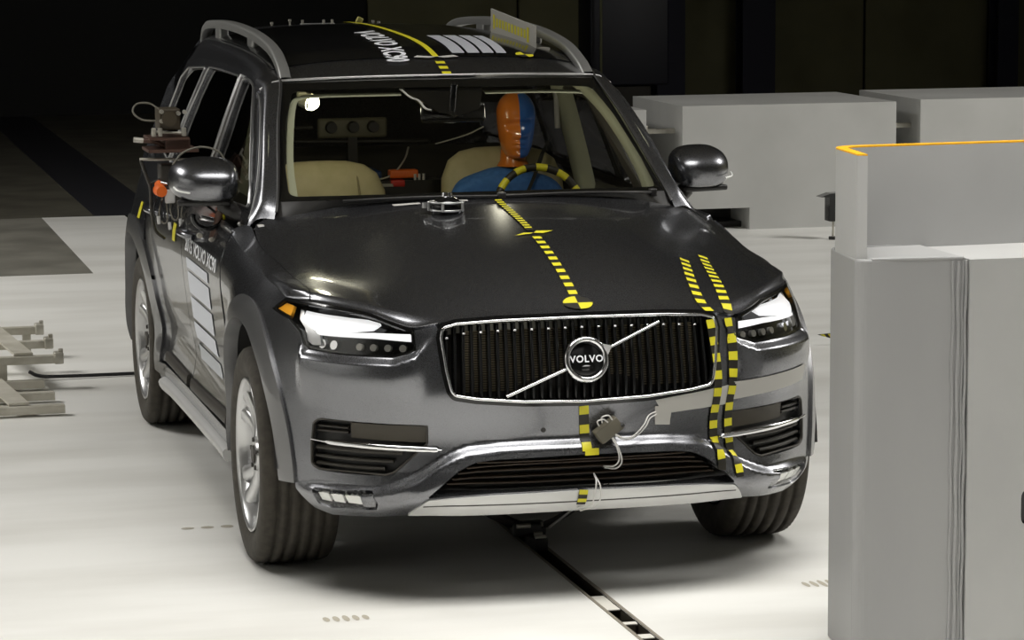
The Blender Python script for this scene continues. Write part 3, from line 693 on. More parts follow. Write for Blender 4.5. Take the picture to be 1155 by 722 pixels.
BS = lambda u, v: np.array([tuple(tilt @ Vector((a, -.008, b)) + Vector(ec)) for a, b in zip(np.atleast_1d(u), np.atleast_1d(v))])
text_on('badge_lettering', 'VOLVO', BS, MATS['decal_white'], ring, .0, .031, 1.12, .0008, lambda x, y: (x, y + .001), label='raised silver letters across the ring badge')
m = MB(); m.lathe([(.0001, .004), (.012, .003), (.02, .0)], (0, 0, 0), 'y', 20); m.v = [tuple(tilt @ Vector((a, -b - .006, c * .5 - .028)) + Vector(ec)) for a, b, c in m.v]; m.build('radar_dome', gloss_black, ring)
# --- lower opening, corner intakes, fog lamps
panel('lower_grille_backing', W, inset_poly(lowopen, -.05), black, car, res=.06, flange=0, off=-.07)
for k, z in enumerate((.400, .420, .440, .460, .478)):
    e = float(np.interp(z, [.37, .45, .485], [.47, .405, .34])); strip('lower_grille_slat', W, [(u, z) for u in np.linspace(-e, e, 15)], .0075, .02, MATS.get('slat_brown') or mat('slat_brown', (.035, .022, .012), .5), car, off=-.055, sm=1)
def corner(sg):
    ib = panel('corner_intake', W, sgp(intake, sg), black, car, res=.04, flange=0, off=-.035)
    ii = inset_poly(intake, .004)
    strip('intake_rim', W, [(sg * a, b) for a, b in ii], .007, .008, dark_trim, ib, sm=0, closed=True, off=-.004)
    up = [(.897, .600), (.920, .585), (.924, .552), (.52, .538), (.52, .594)]
    panel('upper_cover', W, sgp([(.78, .597), (.78, .548), (.56, .541), (.522, .541), (.522, .592)], sg), MATS.get('cover_olive') or mat('cover_olive', (.050, .042, .028), .5), ib, res=.04, flange=.01, off=-.012)
    for z in (.578, .562): strip('intake_slat', W, [(sg * s, z) for s in np.linspace(.79, .915, 6)], .009, .012, dark_trim, ib, off=-.022, sm=1)
    for z, e in ((.505, .60), (.478, .63), (.452, .66)): strip('intake_slat', W, [(sg * s, z) for s in np.linspace(e, .92, 8)], .012, .014, dark_trim, ib, off=-.024, sm=1)
    strip('bright_strip', W, [(sg * .921, .535), (sg * .85, .531), (sg * .70, .527), (sg * .56, .522), (sg * .49, .519), (sg * .470, .519)], [.006, .018, .020, .020, .018, .006], .016, chrome, ib, off=.002, sm=6, label='chrome blade across the corner intake')
    fb = panel('fog_lamp', W, sgp(fogh, sg), dark_trim, car, res=.03, flange=0, off=-.03)
    cells = [(.898, .856), (.846, .800), (.790, .735)]
    for a, b in cells:
        panel('reflector_cell', W, sgp([(a, .366), (a - .002, .325), (b, .322), (b, .370)], sg), MATS.get('fog_reflector') or mat('fog_reflector', (.85, .86, .83), .3, .1), fb, res=.02, flange=.02, off=-.014)
    panel('fog_cover', W, sgp([(.73, .372), (.73, .322), (.690, .322), (.680, .342), (.693, .378)], sg), paint, fb, res=.03, flange=.01, off=-.006)
    panel('fog_lens', W, sgp(fogh, sg), lens, fb, res=.04, flange=0, off=-.003)
    m = MB(); p, n_ = ribbon(W, [(sg * 1.047, .545), (sg * 1.046, .545)], 0, 0); m.cyl(p[0], p[0] + n_[0] * .006 * 1, .009, .008, 12); m.build('parking_sensor', dark_trim, car)
both(corner)
m = MB(); p, n_ = ribbon(W, [(-.137, .575), (-.136, .575)], 0, 0); m.cyl(p[0] - n_[0] * .002, p[0] + n_[0] * .0025, .009, .008, 12); m.build('parking_sensor', black, car)
# --- head lamps
LG = [(1.085, .948), (.889, .947), (.745, .941), (.690, .930), (.713, .910), (.782, .901), (.942, .886), (1.060, .910)]
LB = [(.946, .884), (.701, .894), (.572, .893), (.570, .870), (.699, .878), (.93, .876)]
LV = [(1.12, .948), (1.094, .946), (1.055, .908), (.935, .878), (.910, .843), (.950, .840), (.985, .850), (1.03, .890), (1.09, .915)]
LD = [(.930, .876), (.699, .876), (.572, .868), (.575, .840), (.625, .824), (.749, .826), (.913, .836)]
def lamp_parts(sg):
    L_ = lamp
    hb = panel('head_lamp', W, sgp(L_, sg), gloss_black, car, res=.03, flange=0, off=-.060)
    rim_ = panel('lamp_rim', W, sgp(L_, sg), gloss_black, hb, holes=[sgp(inset_poly(L_, .010), sg)], res=.02, flange=.058, off=-.001)
    # white wing above, facing up; its glow stands in for reflected light
    def wedge(nm, poly, m, off0, tiltz, label=None):
        """panel whose depth grows with height so that it faces up"""
        zmin = min(p[1] for p in poly)
        Sx = lambda u, v: W(u, v) - normals_of(W, np.atleast_1d(u), np.atleast_1d(v)) * (off0 + tiltz * (np.atleast_1d(v) - zmin))[:, None]
        return panel(nm, Sx, sgp(poly, sg), m, hb, res=.02, flange=.012, label=label)
    wedge('glow_wing', LG, glow_refl, .008, .42, 'white reflector wing of the head lamp, its glow standing in for reflected light')
    wedge('glow_bar', LB, glow_refl, .004, .10, 'pale horizontal bar across the lamp, its glow standing in for reflected light')
    wedge('side_reflector', LV, silver, .010, .2)
    wedge('amber_reflector', [(1.245, .928), (1.195, .953), (1.135, .950), (1.125, .917)], amber, .006, .1, 'amber side reflector at the outer tip of the lamp')
    wedge('projector_bed', LD, gloss_black, .036, -.1)
    for k, s_ in enumerate(np.linspace(.60, .915, 7)):
        r = .0125 if k not in (5, 6) else .016
        if k == 4: continue
        P_, N_ = ribbon(W, [(sg * s_, .848), (sg * (s_ + .001), .848)], 0, 0); N0 = N_[0] * (1 if N_[0][1] < 0 else -1)
        q = MB(); q.cyl(P_[0] - N0 * .036, P_[0] - N0 * .020, r, r * .95, 14); o_ = q
        o_.build('projector', chrome if k in (5, 6) else MATS.get('led_lens') or mat('led_lens', (.30, .29, .26), .12, .4), hb)
    panel('lens', W, sgp(inset_poly(L_, .003), sg), lens, hb, res=.03, flange=0, off=.001)
both(lamp_parts)
# --- mirrors
def door_mirror(sg):
    c = Vector((sg * .965, .90, 1.253)); m = MB(); G = []
    pf = np.array([(-.074, .070), (-.076, .02), (-.074, -.030), (-.066, -.062), (-.045, -.077), (-.015, -.082), (.012, -.079), (.036, -.064), (.058, -.036), (.074, .0), (.083, .038), (.086, .072)])
    pf = hermite(np.arange(12), pf, np.linspace(0, 11, 45))
    for q in np.sin(np.linspace(-math.pi / 2, math.pi / 2, 41)):
        f_ = max(0, 1 - abs(q) ** 3.0) ** (1 / 2.6); o_ = max(0, q * sg)
        G.append([(c.x + q * .125, c.y + .072 + (y - .072) * f_ + q * .125 * sg * .28, c.z + z * (f_ ** .75) * (1 - (.22 if z > 0 else .10) * o_ ** 2)) for z, y in pf])
    m.grid(np.array(G)); o = m.build('door_mirror', paint, car)
    q = MB(); q.box((c.x, c.y + .012, c.z - .079), (.20, .085, .022), Matrix.Rotation(sg * .28, 3, 'Z'), bev=.008); q.build('mirror_lower_cover', black, o)
    q = MB(); q.tube([(c.x - sg * .06, c.y + .01, c.z - .085), (c.x - sg * .10, c.y - .02, c.z - .115), (sg * .84, c.y - .06, 1.12), (sg * .80, c.y - .08, 1.115)], [.030, .028, .03, .034], n=10); q.build('mirror_arm', black, o)
    q = MB(); q.lathe([(.0001, 0), (.085, 0)], (0, 0, 0), 'y', 24); q.v = [tuple(Vector((a * 1.25, 0, b_ * .85)) + c + Vector((0, .088, 0))) for a, _, b_ in q.v]; q.build('mirror_glass', chrome, o)
    q = MB(); q.tube([(c.x + sg * .118, c.y + .0, c.z - .02), (c.x + sg * .108, c.y - .045, c.z - .03), (c.x + sg * .07, c.y - .082, c.z - .036)], .004, n=6); q.build('turn_signal', MATS.get('fog_reflector'), o)
both(door_mirror)
# --- wheels
def wheel(sg, y):
    cx = sg * .835; n = 5; R_ = .378
    m = MB(); f = sg     # outward direction
    # barrel and lip
    m.lathe([(.262, f * .118), (.268, f * .128), (.262, f * .130), (.252, f * .120), (.243, f * .09), (.238, f * -.10), (.255, f * -.12)], (cx, y, ZC), 'x', 64)
    for k in range(5):
        a0 = math.pi / 2 + 2 * math.pi * k / 5 + .31
        for da in (-.19, .19):
            secs = []
            for t in np.linspace(0, 1, 7):
                r = .045 + (.250 - .045) * t; a = a0 + da * (t ** .7) ; w = .022 + .010 * t; h = .108 - .030 * math.sin(t * math.pi) * .6 - .012 * (1 - t)
                rd = np.array([0, math.cos(a), math.sin(a)]); tg = np.array([0, -math.sin(a), math.cos(a)])
                c_ = np.array([cx, y, ZC]) + rd * r
                secs.append([c_ + tg * u * w + np.array([f * (h + q), 0, 0]) for u, q in ((-1, -.035), (-1, -.004), (-.55, .006), (.55, .006), (1, -.004), (1, -.035))])
            m.grid(np.array(secs))
    m.cyl((cx + f * .06, y, ZC), (cx + f * .106, y, ZC), .072, .060, 30)
    w = m.build('wheel', rimm, car)
    m = MB(); m.cyl((cx + f * .10, y, ZC), (cx + f * .113, y, ZC), .034, .030, 24); m.build('hub_cap', dark_trim, w)
    for k in range(5):
        a = math.pi / 2 + 2 * math.pi * k / 5; m = MB(); q = (y + .052 * math.cos(a), ZC + .052 * math.sin(a)); m.cyl((cx + f * .10, *q), (cx + f * .112, *q), .010, .008, 8); m.build('wheel_nut', dark_trim, w)
    m = MB(); m.cyl((cx - f * .0, y, ZC), (cx + f * .03, y, ZC), .185, n=40); m.build('brake_disc', silver, w)
    m = MB(); m.cyl((cx - f * .12, y, ZC), (cx - f * .02, y, ZC), .235, n=40); m.build('inner_drum', black, w)
    # tyre with five grooves and shoulder cuts
    gr_ = [-.082, -.042, 0, .042, .082]; prof = []
    prof += [(.262, -.118), (.300, -.136), (.335, -.1375), (.358, -.132), (.370, -.122), (.3745, -.108)]
    for g in gr_:
        prof += [(.3772, g - .0075), (.3675, g - .0055), (.3675, g + .0055), (.3772, g + .0075)]
    prof += [(.3745, .108), (.370, .122), (.358, .132), (.335, .1375), (.300, .136), (.262, .118)]
    nseg = 144; sh = {4, 5, len(prof) - 5, len(prof) - 6}
    mid = set(range(6, len(prof) - 6))
    def md(i, j, r):
        if j in sh and i % 2: return r - .006
        return r
    m = MB(); m.lathe([(r, h) for r, h in prof], (cx, y, ZC), 'x', nseg, md); m.build('tyre', rubber, w)
for sg in (-1, 1):
    for y in (0, 2.984): wheel(sg, y)
# ---------------------------------------------------------------- cabin
def seat(cx, cy=1.72, up=0.0):
    m = MB()
    def pad(secs, n=20, ex=3.0):
        G = []
        for (x, y, z, w, d) in secs:
            z += up; G.append([(x + w * math.copysign(abs(math.cos(t)) ** (2 / ex), math.cos(t)), y + d * math.copysign(abs(math.sin(t)) ** (2 / ex), math.sin(t)), z) for t in [2 * math.pi * k / n for k in range(n + 1)]])
        m.grid(np.array(G)); m.add(G[-1][:-1], [tuple(range(n))], True)
    pad([(cx, cy - .02, .68, .235, .08), (cx, cy, .85, .255, .085), (cx, cy + .025, 1.02, .262, .080), (cx, cy + .045, 1.12, .255, .070), (cx, cy + .06, 1.19, .225, .060), (cx, cy + .07, 1.225, .175, .048), (cx, cy + .073, 1.240, .11, .030), (cx, cy + .074, 1.243, .05, .012)])
    s = m.build('front_seat', beige, car)
    q = MB(); q.box((cx, cy - .26, .62), (.50, .50, .16), bev=.05); q.build('seat_cushion', beige, s)
    for sx in (-.135, .135):
        q = MB(); q.tube([(cx + sx, cy - .105 + .03, .80), (cx + sx, cy - .068, 1.0), (cx + sx * 1.0, cy - .02, 1.14), (cx + sx * .95, cy + .035, 1.222)], .004, n=5); q.build('seam', mat('seam_tan', (.30, .26, .15), .7) if 'seam_tan' not in MATS else MATS['seam_tan'], s)
    return s
sp = seat(-.365); sd_ = seat(.385, 1.74, .04)
for x in ():
    q = MB(); q.tube([(x - .05, 1.79, 1.22), (x - .05, 1.80, 1.33)], .006, n=6, sm=0); q.tube([(x + .05, 1.79, 1.22), (x + .05, 1.80, 1.33)], .006, n=6, sm=0); q.box((x, 1.82, 1.36), (.25, .09, .17), bev=.04); q.build('head_restraint', beige, sd_)
m = MB(); m.box((0, 2.75, .95), (1.3, .16, .55), Matrix.Rotation(-.15, 3, 'X'), bev=.05); m.build('rear_seat', mat('rear_dark', (.03, .028, .022), .7), car)
# dashboard
m = MB(); G = []
for x in np.linspace(-.76, .76, 17):
    bump = .030 * math.exp(-((x - .365) / .17) ** 2)
    G.append([(x, y, z + bump * k) for y, z, k in ((.55 + .28 * (x / .76) ** 2, 1.165, 0), (.75 + .12 * (x / .76) ** 2, 1.145, .3), (1.0, 1.130, 1), (1.08, 1.11, 1), (1.10, 1.02, .6), (1.05, .7, 0))])
m.grid(np.array(G)); m.build('dashboard', mat('dash_dark', (.035, .034, .026), .55), car)
# headliner, inner pillar trims, black sensor cluster
m = MB(); U = np.linspace(-.9, .9, 13); G = [[tuple(RF([u], [v])[0] + (0, .02, -.05)) for u in U] for v in np.linspace(.03, .98, 14)]; m.grid(np.array(G)); m.build('headliner', head_liner, car)
def trims(sg):
    Vp = np.array([(.735, .70, 1.155), (.722, .80, 1.262), (.690, .98, 1.398), (.645, 1.18, 1.520), (.60, 1.34, 1.590)]); Q = hermite(np.arange(5), Vp, np.linspace(0, 4, 24)) * [sg, 1, 1]
    wv = np.interp(np.linspace(0, 4, 24), [0, 1, 2.5, 4], [.040, .040, .045, .075])
    m = MB(); m.grid(np.array([[tuple(p + np.array([sg * .03, -.045, .012])), tuple(p + np.array([-sg * w * .6, -.02, .012])), tuple(p + np.array([-sg * w * 1.0, .045, -.002])), tuple(p + np.array([-sg * w * .5, .10, -.02]))] for p, w in zip(Q, wv)])); m.build('pillar_trim', beige_trim, car)
    m = MB(); B = np.array([(.70, 1.66, 1.05), (.665, 1.70, 1.25), (.62, 1.73, 1.45), (.585, 1.73, 1.575)]) * [sg, 1, 1]; Q = hermite(np.arange(4), B, np.linspace(0, 3, 14))
    m.grid(np.array([[tuple(p + np.array([sg * .05, -.07, 0])), tuple(p + np.array([0, -.075, 0])), tuple(p + np.array([-sg * .015, 0, 0])), tuple(p + np.array([sg * .0, .08, 0]))] for p in Q])); m.build('door_pillar_trim', beige_trim, car)
    m = MB(); m.grid(np.array([[(sg * .80, y, 1.13), (sg * .74, y, 1.15), (sg * .72, y, 1.08), (sg * .74, y, .6)] for y in np.linspace(.8, 2.6, 8)])); m.build('door_trim', MATS['dash_dark'], car)
    m = MB(); m.add([(sg * .745, .93, 1.16), (sg * .64, 1.30, 1.54), (sg * .60, 2.0, 1.60), (sg * .60, 2.0, 1.55), (sg * .62, 1.32, 1.50), (sg * .73, .98, 1.15)], [(0, 1, 4, 5), (1, 2, 3, 4)]); m.build('frame_trim', dark_trim, car)
both(trims)
for pts in ([(-.948, .03), (-.962, .3), (-.955, .62), (-.938, .84), (-.90, .900), (-.80, .912), (-.30, .905)], [(.20, .905), (.55, .912), (.88, .905)]):
    X, N = ribbon(WS, pts, -.035, 6); m = MB()
    m.grid(np.array([[tuple(X[i] + np.cross(N[i], (X[min(len(X) - 1, i + 1)] - X[max(0, i - 1)]) / (np.linalg.norm(X[min(len(X) - 1, i + 1)] - X[max(0, i - 1)]) + 1e-9)) * w_) for w_ in (-.014, 0, .014)] for i in range(len(X))])); m.build('inner_edge_trim', beige_trim, car)
m = MB()
U = WS([-.30, .19, .17, .10, -.04, -.14, -.20, -.27], [.955, .955, .86, .66, .60, .64, .74, .86])
m.add([tuple(p + (0, .012, -.008)) for p in U] + [tuple(p + (0, .10, -.02)) for p in U], [tuple(range(8)), tuple(range(15, 7, -1))] + [(i, (i + 1) % 8, 8 + (i + 1) % 8, 8 + i) for i in range(8)]); sc_ = m.build('sensor_housing', gloss_black, car)
m = MB(); p = WS([-.02], [.64])[0]; m.box((p[0], p[1] + .13, p[2] - .02), (.25, .035, .075), bev=.016); m.tube([(p[0], p[1] + .13, p[2] + .02), (p[0], p[1] + .10, p[2] + .09)], .012); m.build('rear_view_mirror', gloss_black, car)
m = MB(); m.tube([(-.055, .93, 1.452), (-.02, .93, 1.448), (.01, .93, 1.455), (.025, .935, 1.475)], .0035, n=6); m.build('bright_loop', silver, sc_)
m = MB(); m.tube([tuple(WS([u], [v])[0] + (0, .02, -.01)) for u, v in ((-.30, .90), (-.26, .80), (-.22, .76), (-.20, .68), (-.17, .66))], .004, n=6); m.build('bright_cable', cable_w, sc_)
# steering wheel with tape
wc = Vector((.415, 1.27, 1.075)); wt = Matrix.Rotation(math.radians(-24), 3, 'X')
for k in range(24):
    m = MB(); a0, a1 = 2 * math.pi * k / 24, 2 * math.pi * (k + 1) / 24
    m.tube([tuple(wc + wt @ Vector((.174 * math.cos(a0 + (a1 - a0) * j / 3), 0, .174 * math.sin(a0 + (a1 - a0) * j / 3)))) for j in range(4)], .0155, n=8, sm=0)
    if k == 0: sw = m.build('steering_wheel', tape_k, car)
    else: m.build('tape_wrap', tape_y if k % 2 else tape_k, sw)
m = MB(); m.tube([tuple(wc + wt @ Vector((x, .01, z))) for x, z in ((-.18, 0), (0, -.01), (.18, 0))], .02); m.cyl(tuple(wc + wt @ Vector((0, -.03, 0))), tuple(wc + wt @ Vector((0, .03, 0))), .07, n=20); m.tube([tuple(wc), (.40, 1.05, 1.0)], .035, sm=0); m.build('wheel_hub', dark_trim, sw)
# stowed test gear behind the front seats
rack_ = empty('instrument_rack', (-.1, 2.4, .9), 'dim panel with three round fittings mounted behind the front seats', 'instrument')
m = MB(); m.box((-.13, 2.35, 1.335), (.30, .03, .085), bev=.015); m.build('panel', mat('rack_grey', (.16, .15, .10), .5), rack_)
for x in (-.225, -.13, -.045): m = MB(); m.cyl((x, 2.33, 1.34), (x, 2.30, 1.34), .026, .022, 16); m.build('round_fitting', black, rack_)
m = MB(); m.tube([(-.30, 2.36, 1.34), (-.42, 2.36, 1.335), (-.55, 2.36, 1.335)], .010); m.tube([(-.6, 2.36, 1.285), (.2, 2.36, 1.27)], .012, sm=0); m.box((-.13, 2.36, 1.10), (.04, .04, .42)); m.build('crossbar', black, rack_)
bx = MB(); bx.box((-.15, 2.20, 1.120), (.19, .22, .10), bev=.01); tagp(bx.build('equipment_box', mat('box_blue', (.01, .04, .16), .4)), 'small dark blue box seen between the front seats', 'box')
gd = empty('data_logger', (.03, 2.0, 1.0), 'cluster of orange and red connectors with pale plugs between the seats', 'instrument')
m = MB(); m.box((.015, 2.0, 1.165), (.12, .06, .035), bev=.008); m.build('orange_block', orange, gd)
m = MB(); m.box((-.015, 1.98, 1.128), (.06, .05, .028), bev=.006); m.build('red_block', mat('red_plastic', (.6, .03, .02), .4), gd)
m = MB(); m.box((.04, 2.02, 1.08), (.26, .12, .12)); m.build('case', black, gd)
for x in (.06, .078, .096): m = MB(); m.cyl((x, 1.97, 1.13), (x, 1.97, 1.165), .006, n=8); m.build('plug', cable_w, gd)
m = MB(); m.box((-.085, 1.97, 1.122), (.10, .03, .012)); m.tube([(-.12, 1.97, 1.14), (-.04, 1.98, 1.16), (.02, 2.0, 1.22), (.05, 2.05, 1.27)], .004); m.build('bracket', steel, gd)
# lit lamp hanging inside at the passenger's upper corner
ol = empty('onboard_lamp', (-.50, 1.42, 1.50), 'small grey lamp with glowing round face inside the windscreen corner', 'lamp')
m = MB(); m.cyl((-.515, 1.42, 1.515), (-.475, 1.40, 1.507), .024, .034, 16); m.box((-.505, 1.43, 1.53), (.04, .04, .03), bev=.008); m.tube([(-.51, 1.44, 1.53), (-.53, 1.47, 1.575)], .008, sm=0); m.build('lamp_body', mat('lamp_grey', (.30, .30, .26), .5), ol)
le = mat('lamp_glow', (1, 1, .8), .4, emit=(1, .98, .68), es=9)
m = MB(); m.lathe([(.0001, .030), (.018, .026), (.029, .014), (.034, 0)], (0, 0, 0), 'x', 20); mm_ = Matrix.Rotation(math.radians(-52), 3, 'Z') @ Matrix.Rotation(math.radians(20), 3, 'Y'); m.v = [tuple(mm_ @ Vector(v) + Vector((-.473, 1.398, 1.506))) for v in m.v]; m.build('glowing_face', le, ol)
for q_, e_ in (((-.44, 1.34, 1.49), 1.6), ((.20, 1.02, 1.475), 1.6)):
    l_ = bpy.data.lights.new('onboard_light', 'POINT'); l_.energy = e_; l_.shadow_soft_size = .03; l_.color = (1, .95, .75); lo_ = bpy.data.objects.new('onboard_light', l_); COL.objects.link(lo_); lo_.location = q_
# ---------------------------------------------------------------- crash test dummy
DX, DY = .375, 1.62
dm = empty('crash_test_dummy', (DX, DY, .62), 'crash test dummy with half orange, half blue face and blue shirt in the driving seat', 'dummy')
def head():
    # stack of super-ellipse rings with a shaped profile
    m = MB(); n = 40; rows = []
    #   z, halfwidth, front, back
    T = [(-.115, .030, -.062, .02), (-.108, .040, -.078, .03), (-.092, .050, -.086, .045), (-.070, .059, -.088, .06), (-.045, .065, -.086, .075), (-.015, .070, -.086, .09), (.015, .073, -.086, .098), (.045, .075, -.087, .102), (.075, .074, -.083, .102), (.098, .067, -.073, .093), (.116, .056, -.058, .078), (.130, .040, -.040, .056), (.140, .020, -.019, .028), (.1435, .001, -.001, .004)]
    Z = np.array([t[0] for t in T]); Tv = np.array(T); zz = np.concatenate([np.linspace(-.115, .1, 44), np.linspace(.104, .1435, 16) ** 1.0])
    V = hermite(Z, Tv, zz)
    for (z, w, fr, bk) in V:
        ring_ = []
        for k in range(n):
            t = 2 * math.pi * k / n; sx, cy = math.sin(t), -math.cos(t)
            x = w * math.copysign(abs(sx) ** .86, sx); y = (-fr if False else 0)
            y = (abs(fr) if cy < 0 else bk) * math.copysign(abs(cy) ** .9, cy)
            if cy < 0:       # face relief
                g = lambda a, b, s1, s2: math.exp(-((x - a) / s1) ** 2 - ((z - b) / s2) ** 2)
                wn = .008 + .010 * max(0, min(1, (.02 - z) / .045)); nose = max(0, min(1, (.032 - z) / .045)) * (1 - sstep(-.032, -.020, -z - 0.0) if False else 1)
                if z > -.030: y -= .022 * nose * math.exp(-(x / wn) ** 2)
                else: y -= .022 * math.exp(-(x / .016) ** 2) * max(0, 1 - (-.030 - z) / .006)
                y += .018 * (g(-.031, .018, .017, .012) + g(.031, .018, .017, .012)) - .009 * (g(-.030, .016, .010, .006) + g(.030, .016, .010, .006))
                y -= .005 * (g(0, .042, .05, .010)); y -= .007 * g(0, -.054, .021, .006) + .007 * g(0, -.070, .018, .006); y += .006 * g(0, -.062, .026, .003) + .004 * g(0, -.083, .022, .006); y -= .006 * g(0, -.100, .022, .012)
                y -= .004 * (g(-.045, -.012, .018, .018) + g(.045, -.012, .018, .018))
            ring_.append((x, y, z))
        ring_.append(ring_[0]); rows.append(ring_)
    rz = Matrix.Rotation(math.radians(-4), 3, 'Z'); c = Vector((DX + .035, DY + .02, 1.370)); sc = 1.05
    m.grid(np.array(rows)); m.v = [tuple(rz @ (Vector(v) * sc) + c) for v in m.v]
    m.mats = [paint_or, paint_bl]
    m.m = [1 if (sum((rz.inverted() @ (Vector(m.v[i]) - c)).x for i in f) / len(f)) > .004 else 0 for f in m.f]
    h = m.build('head', None, dm, 'face painted orange on one half, blue on the other')
    for sx, mt in ((-1, paint_or), (1, paint_bl)):
        e = MB(); e.lathe([(.0001, .010), (.012, .008), (.019, .004), (.024, -.004)], (0, 0, 0), 'x', 14); e.v = [tuple(rz @ Vector((sx * (.070 + a * .5), .02 + b * .7, .005 + d * 1.2)) + c) for a, b, d in e.v]; e.build('ear', mt, h)
    m = MB(); G = []
    for z, w, d in ((-.155, .072, .070), (-.135, .058, .060), (-.10, .055, .058), (-.05, .050, .055)): G.append([(c.x - .006 + w * math.cos(t) * .95, c.y + .025 + d * math.sin(t), c.z + z) for t in np.linspace(0, 2 * math.pi, 25)])
    m.grid(np.array(G)); m.build('neck', paint_or, dm, 'orange neck')
head()
def body():
    # one continuous seated figure grown with the skin modifier
    P = {'pelvis': (DX, DY - .02, .76), 'waist': (DX, DY + .04, .90), 'chest': (DX, DY + .05, 1.04), 'yoke': (DX + .01, DY + .055, 1.145), 'collar': (DX + .025, DY + .05, 1.205)}
    R_ = {'pelvis': (.17, .13), 'waist': (.15, .12), 'chest': (.17, .125), 'yoke': (.135, .085), 'collar': (.062, .062)}
    E_ = [('pelvis', 'waist'), ('waist', 'chest'), ('chest', 'yoke'), ('yoke', 'collar')]
    for s, t in ((-1, 'l'), (1, 'r')):
        P.update({'sh' + t: (DX + s * .185, DY + .045, 1.115), 'el' + t: (DX + s * .23, DY - .06, .93), 'wr' + t: (DX + .04 + s * .19, DY - .27, 1.02), 'hip' + t: (DX + s * .09, DY - .10, .74), 'kn' + t: (DX + s * .14, DY - .50, .80), 'an' + t: (DX + s * .10, DY - .78, .45), 'to' + t: (DX + s * .10, DY - .95, .48)})
        R_.update({'sh' + t: (.066, .066), 'el' + t: (.048, .048), 'wr' + t: (.030, .030), 'hip' + t: (.095, .095), 'kn' + t: (.060, .060), 'an' + t: (.042, .042), 'to' + t: (.035, .03)})
        E_ += [('yoke', 'sh' + t), ('sh' + t, 'el' + t), ('el' + t, 'wr' + t), ('pelvis', 'hip' + t), ('hip' + t, 'kn' + t), ('kn' + t, 'an' + t), ('an' + t, 'to' + t)]
    ks = list(P); me = bpy.data.meshes.new('body'); me.from_pydata([P[k] for k in ks], [(ks.index(a), ks.index(b)) for a, b in E_], [])
    o = link('body', me, dm, 'seated body in a blue short-sleeved shirt'); me.materials.append(blue_cloth)
    md = o.modifiers.new('skin', 'SKIN'); md.use_smooth_shade = True
    for i, k in enumerate(ks): me.skin_vertices[0].data[i].radius = R_[k]; me.skin_vertices[0].data[i].use_root = k == 'pelvis'
    ss = o.modifiers.new('sub', 'SUBSURF'); ss.levels = 2; ss.render_levels = 2
    for s, t in ((-1, 'l'), (1, 'r')):
        w = Vector(P['wr' + t]); m = MB()
        m.box(tuple(w + Vector((0, -.035, .015))), (.07, .075, .035), bev=.014)
        for j, l in enumerate((.050, .058, .054, .042)): x = (j - 1.5) * .019; m.tube([tuple(w + Vector((x, -.065, .022))), tuple(w + Vector((x, -.065 - l * .5, .035))), tuple(w + Vector((x, -.070 - l * .7, .014))), tuple(w + Vector((x, -.060 - l * .4, -.004)))], .0088, n=6, sm=3)
        m.tube([tuple(w + Vector((-s * .03, -.02, .02))), tuple(w + Vector((-s * .052, -.05, .035))), tuple(w + Vector((-s * .050, -.078, .045)))], .010, n=6, sm=3)
        m.build('hand', paint_or, dm, 'orange hand')
body()
m = MB(); X = [(.60, 1.70, 1.36), (.535, 1.665, 1.285), (.485, 1.60, 1.20), (.42, 1.53, 1.10), (.33, 1.50, .95), (.25, 1.50, .85)]
P = hermite(np.arange(6), np.array(X), np.linspace(0, 5, 26)); m.grid(np.array([[tuple(p + (-.018, -.012, -.018)), tuple(p + (.018, 0.004, .018))] for p in P])); m.build('seat_belt', MATS['dash_dark'] if False else mat('belt_black', (.012, .012, .012), .7), car)
m = MB(); m.tube([(.155, 2.0, 1.285), (.25, 1.85, 1.33), (.30, 1.75, 1.37)], .003); m.tube([(.60, 1.70, 1.36), (.60, 1.72, 1.55)], .012, sm=0); m.build('belt_guide', cable_w, car)
# ================================================================ TAPES AND TARGETS ON THE CAR
def tape(name, S, pts, w, seg, parent, off=.003, label=None, sm=8, base=tape_k, sc=None, flip=False, fill=.5):
    """black tape ribbon with yellow blocks, each block a sub-part"""
    P = np.array(pts, float); P = hermite(np.arange(len(P)), P, np.linspace(0, len(P) - 1, (len(P) - 1) * 40 + 1))
    X = S(P[:, 0], P[:, 1]); N = normals_of(S, P[:, 0], P[:, 1]); N = N * (-1 if flip else 1)
    L = np.concatenate([[0], np.cumsum(np.linalg.norm(X[1:] - X[:-1], axis=1))]); tot = L[-1]
    def at(l): return np.array([np.interp(l, L, X[:, k]) for k in range(3)]), np.array([np.interp(l, L, N[:, k]) for k in range(3)])
    def rib(a, b, o_, w_, n=None):
        n = n or max(2, int((b - a) / .02) + 1); G = []
        for l in np.linspace(a, b, n):
            p, nn = at(l); q, _ = at(min(tot, l + .004)); r, _ = at(max(0, l - .004)); t = q - r; t /= np.linalg.norm(t); nn = nn / np.linalg.norm(nn); bn = np.cross(nn, t)
            G.append([tuple(p + bn * w_ * k + nn * o_) for k in (-.5, 0, .5)])
        m = MB(); m.grid(np.array(G)); return m
    base_ = rib(0, tot, off, w).build(name, base, parent, label)
    l = 0; k = 0; yme = None
    while l < tot - seg * .3:
        rib(l, min(tot, l + seg * fill), off + .0012, w * .99, 3).build('yellow_block', tape_y, base_); l += seg
    return base_
CT = 'band of black and yellow tape '
tape('centre_tape', H, [(-.003, .93), (-.001, .72), (0, .53)], .026, .032, car, label=CT + 'down the middle of the hood, by the windscreen')
tape('centre_tape', H, [(0, .475), (.001, .30), (.002, .085)], .030, .052, car, label=CT + 'down the middle of the hood, towards the grille')
tape('centre_tape', W, [(-.006, .652), (.0, .56), (.001, .500)], .032, .066, car, label=CT + 'below the grille', fill=.45)
m = MB(); 
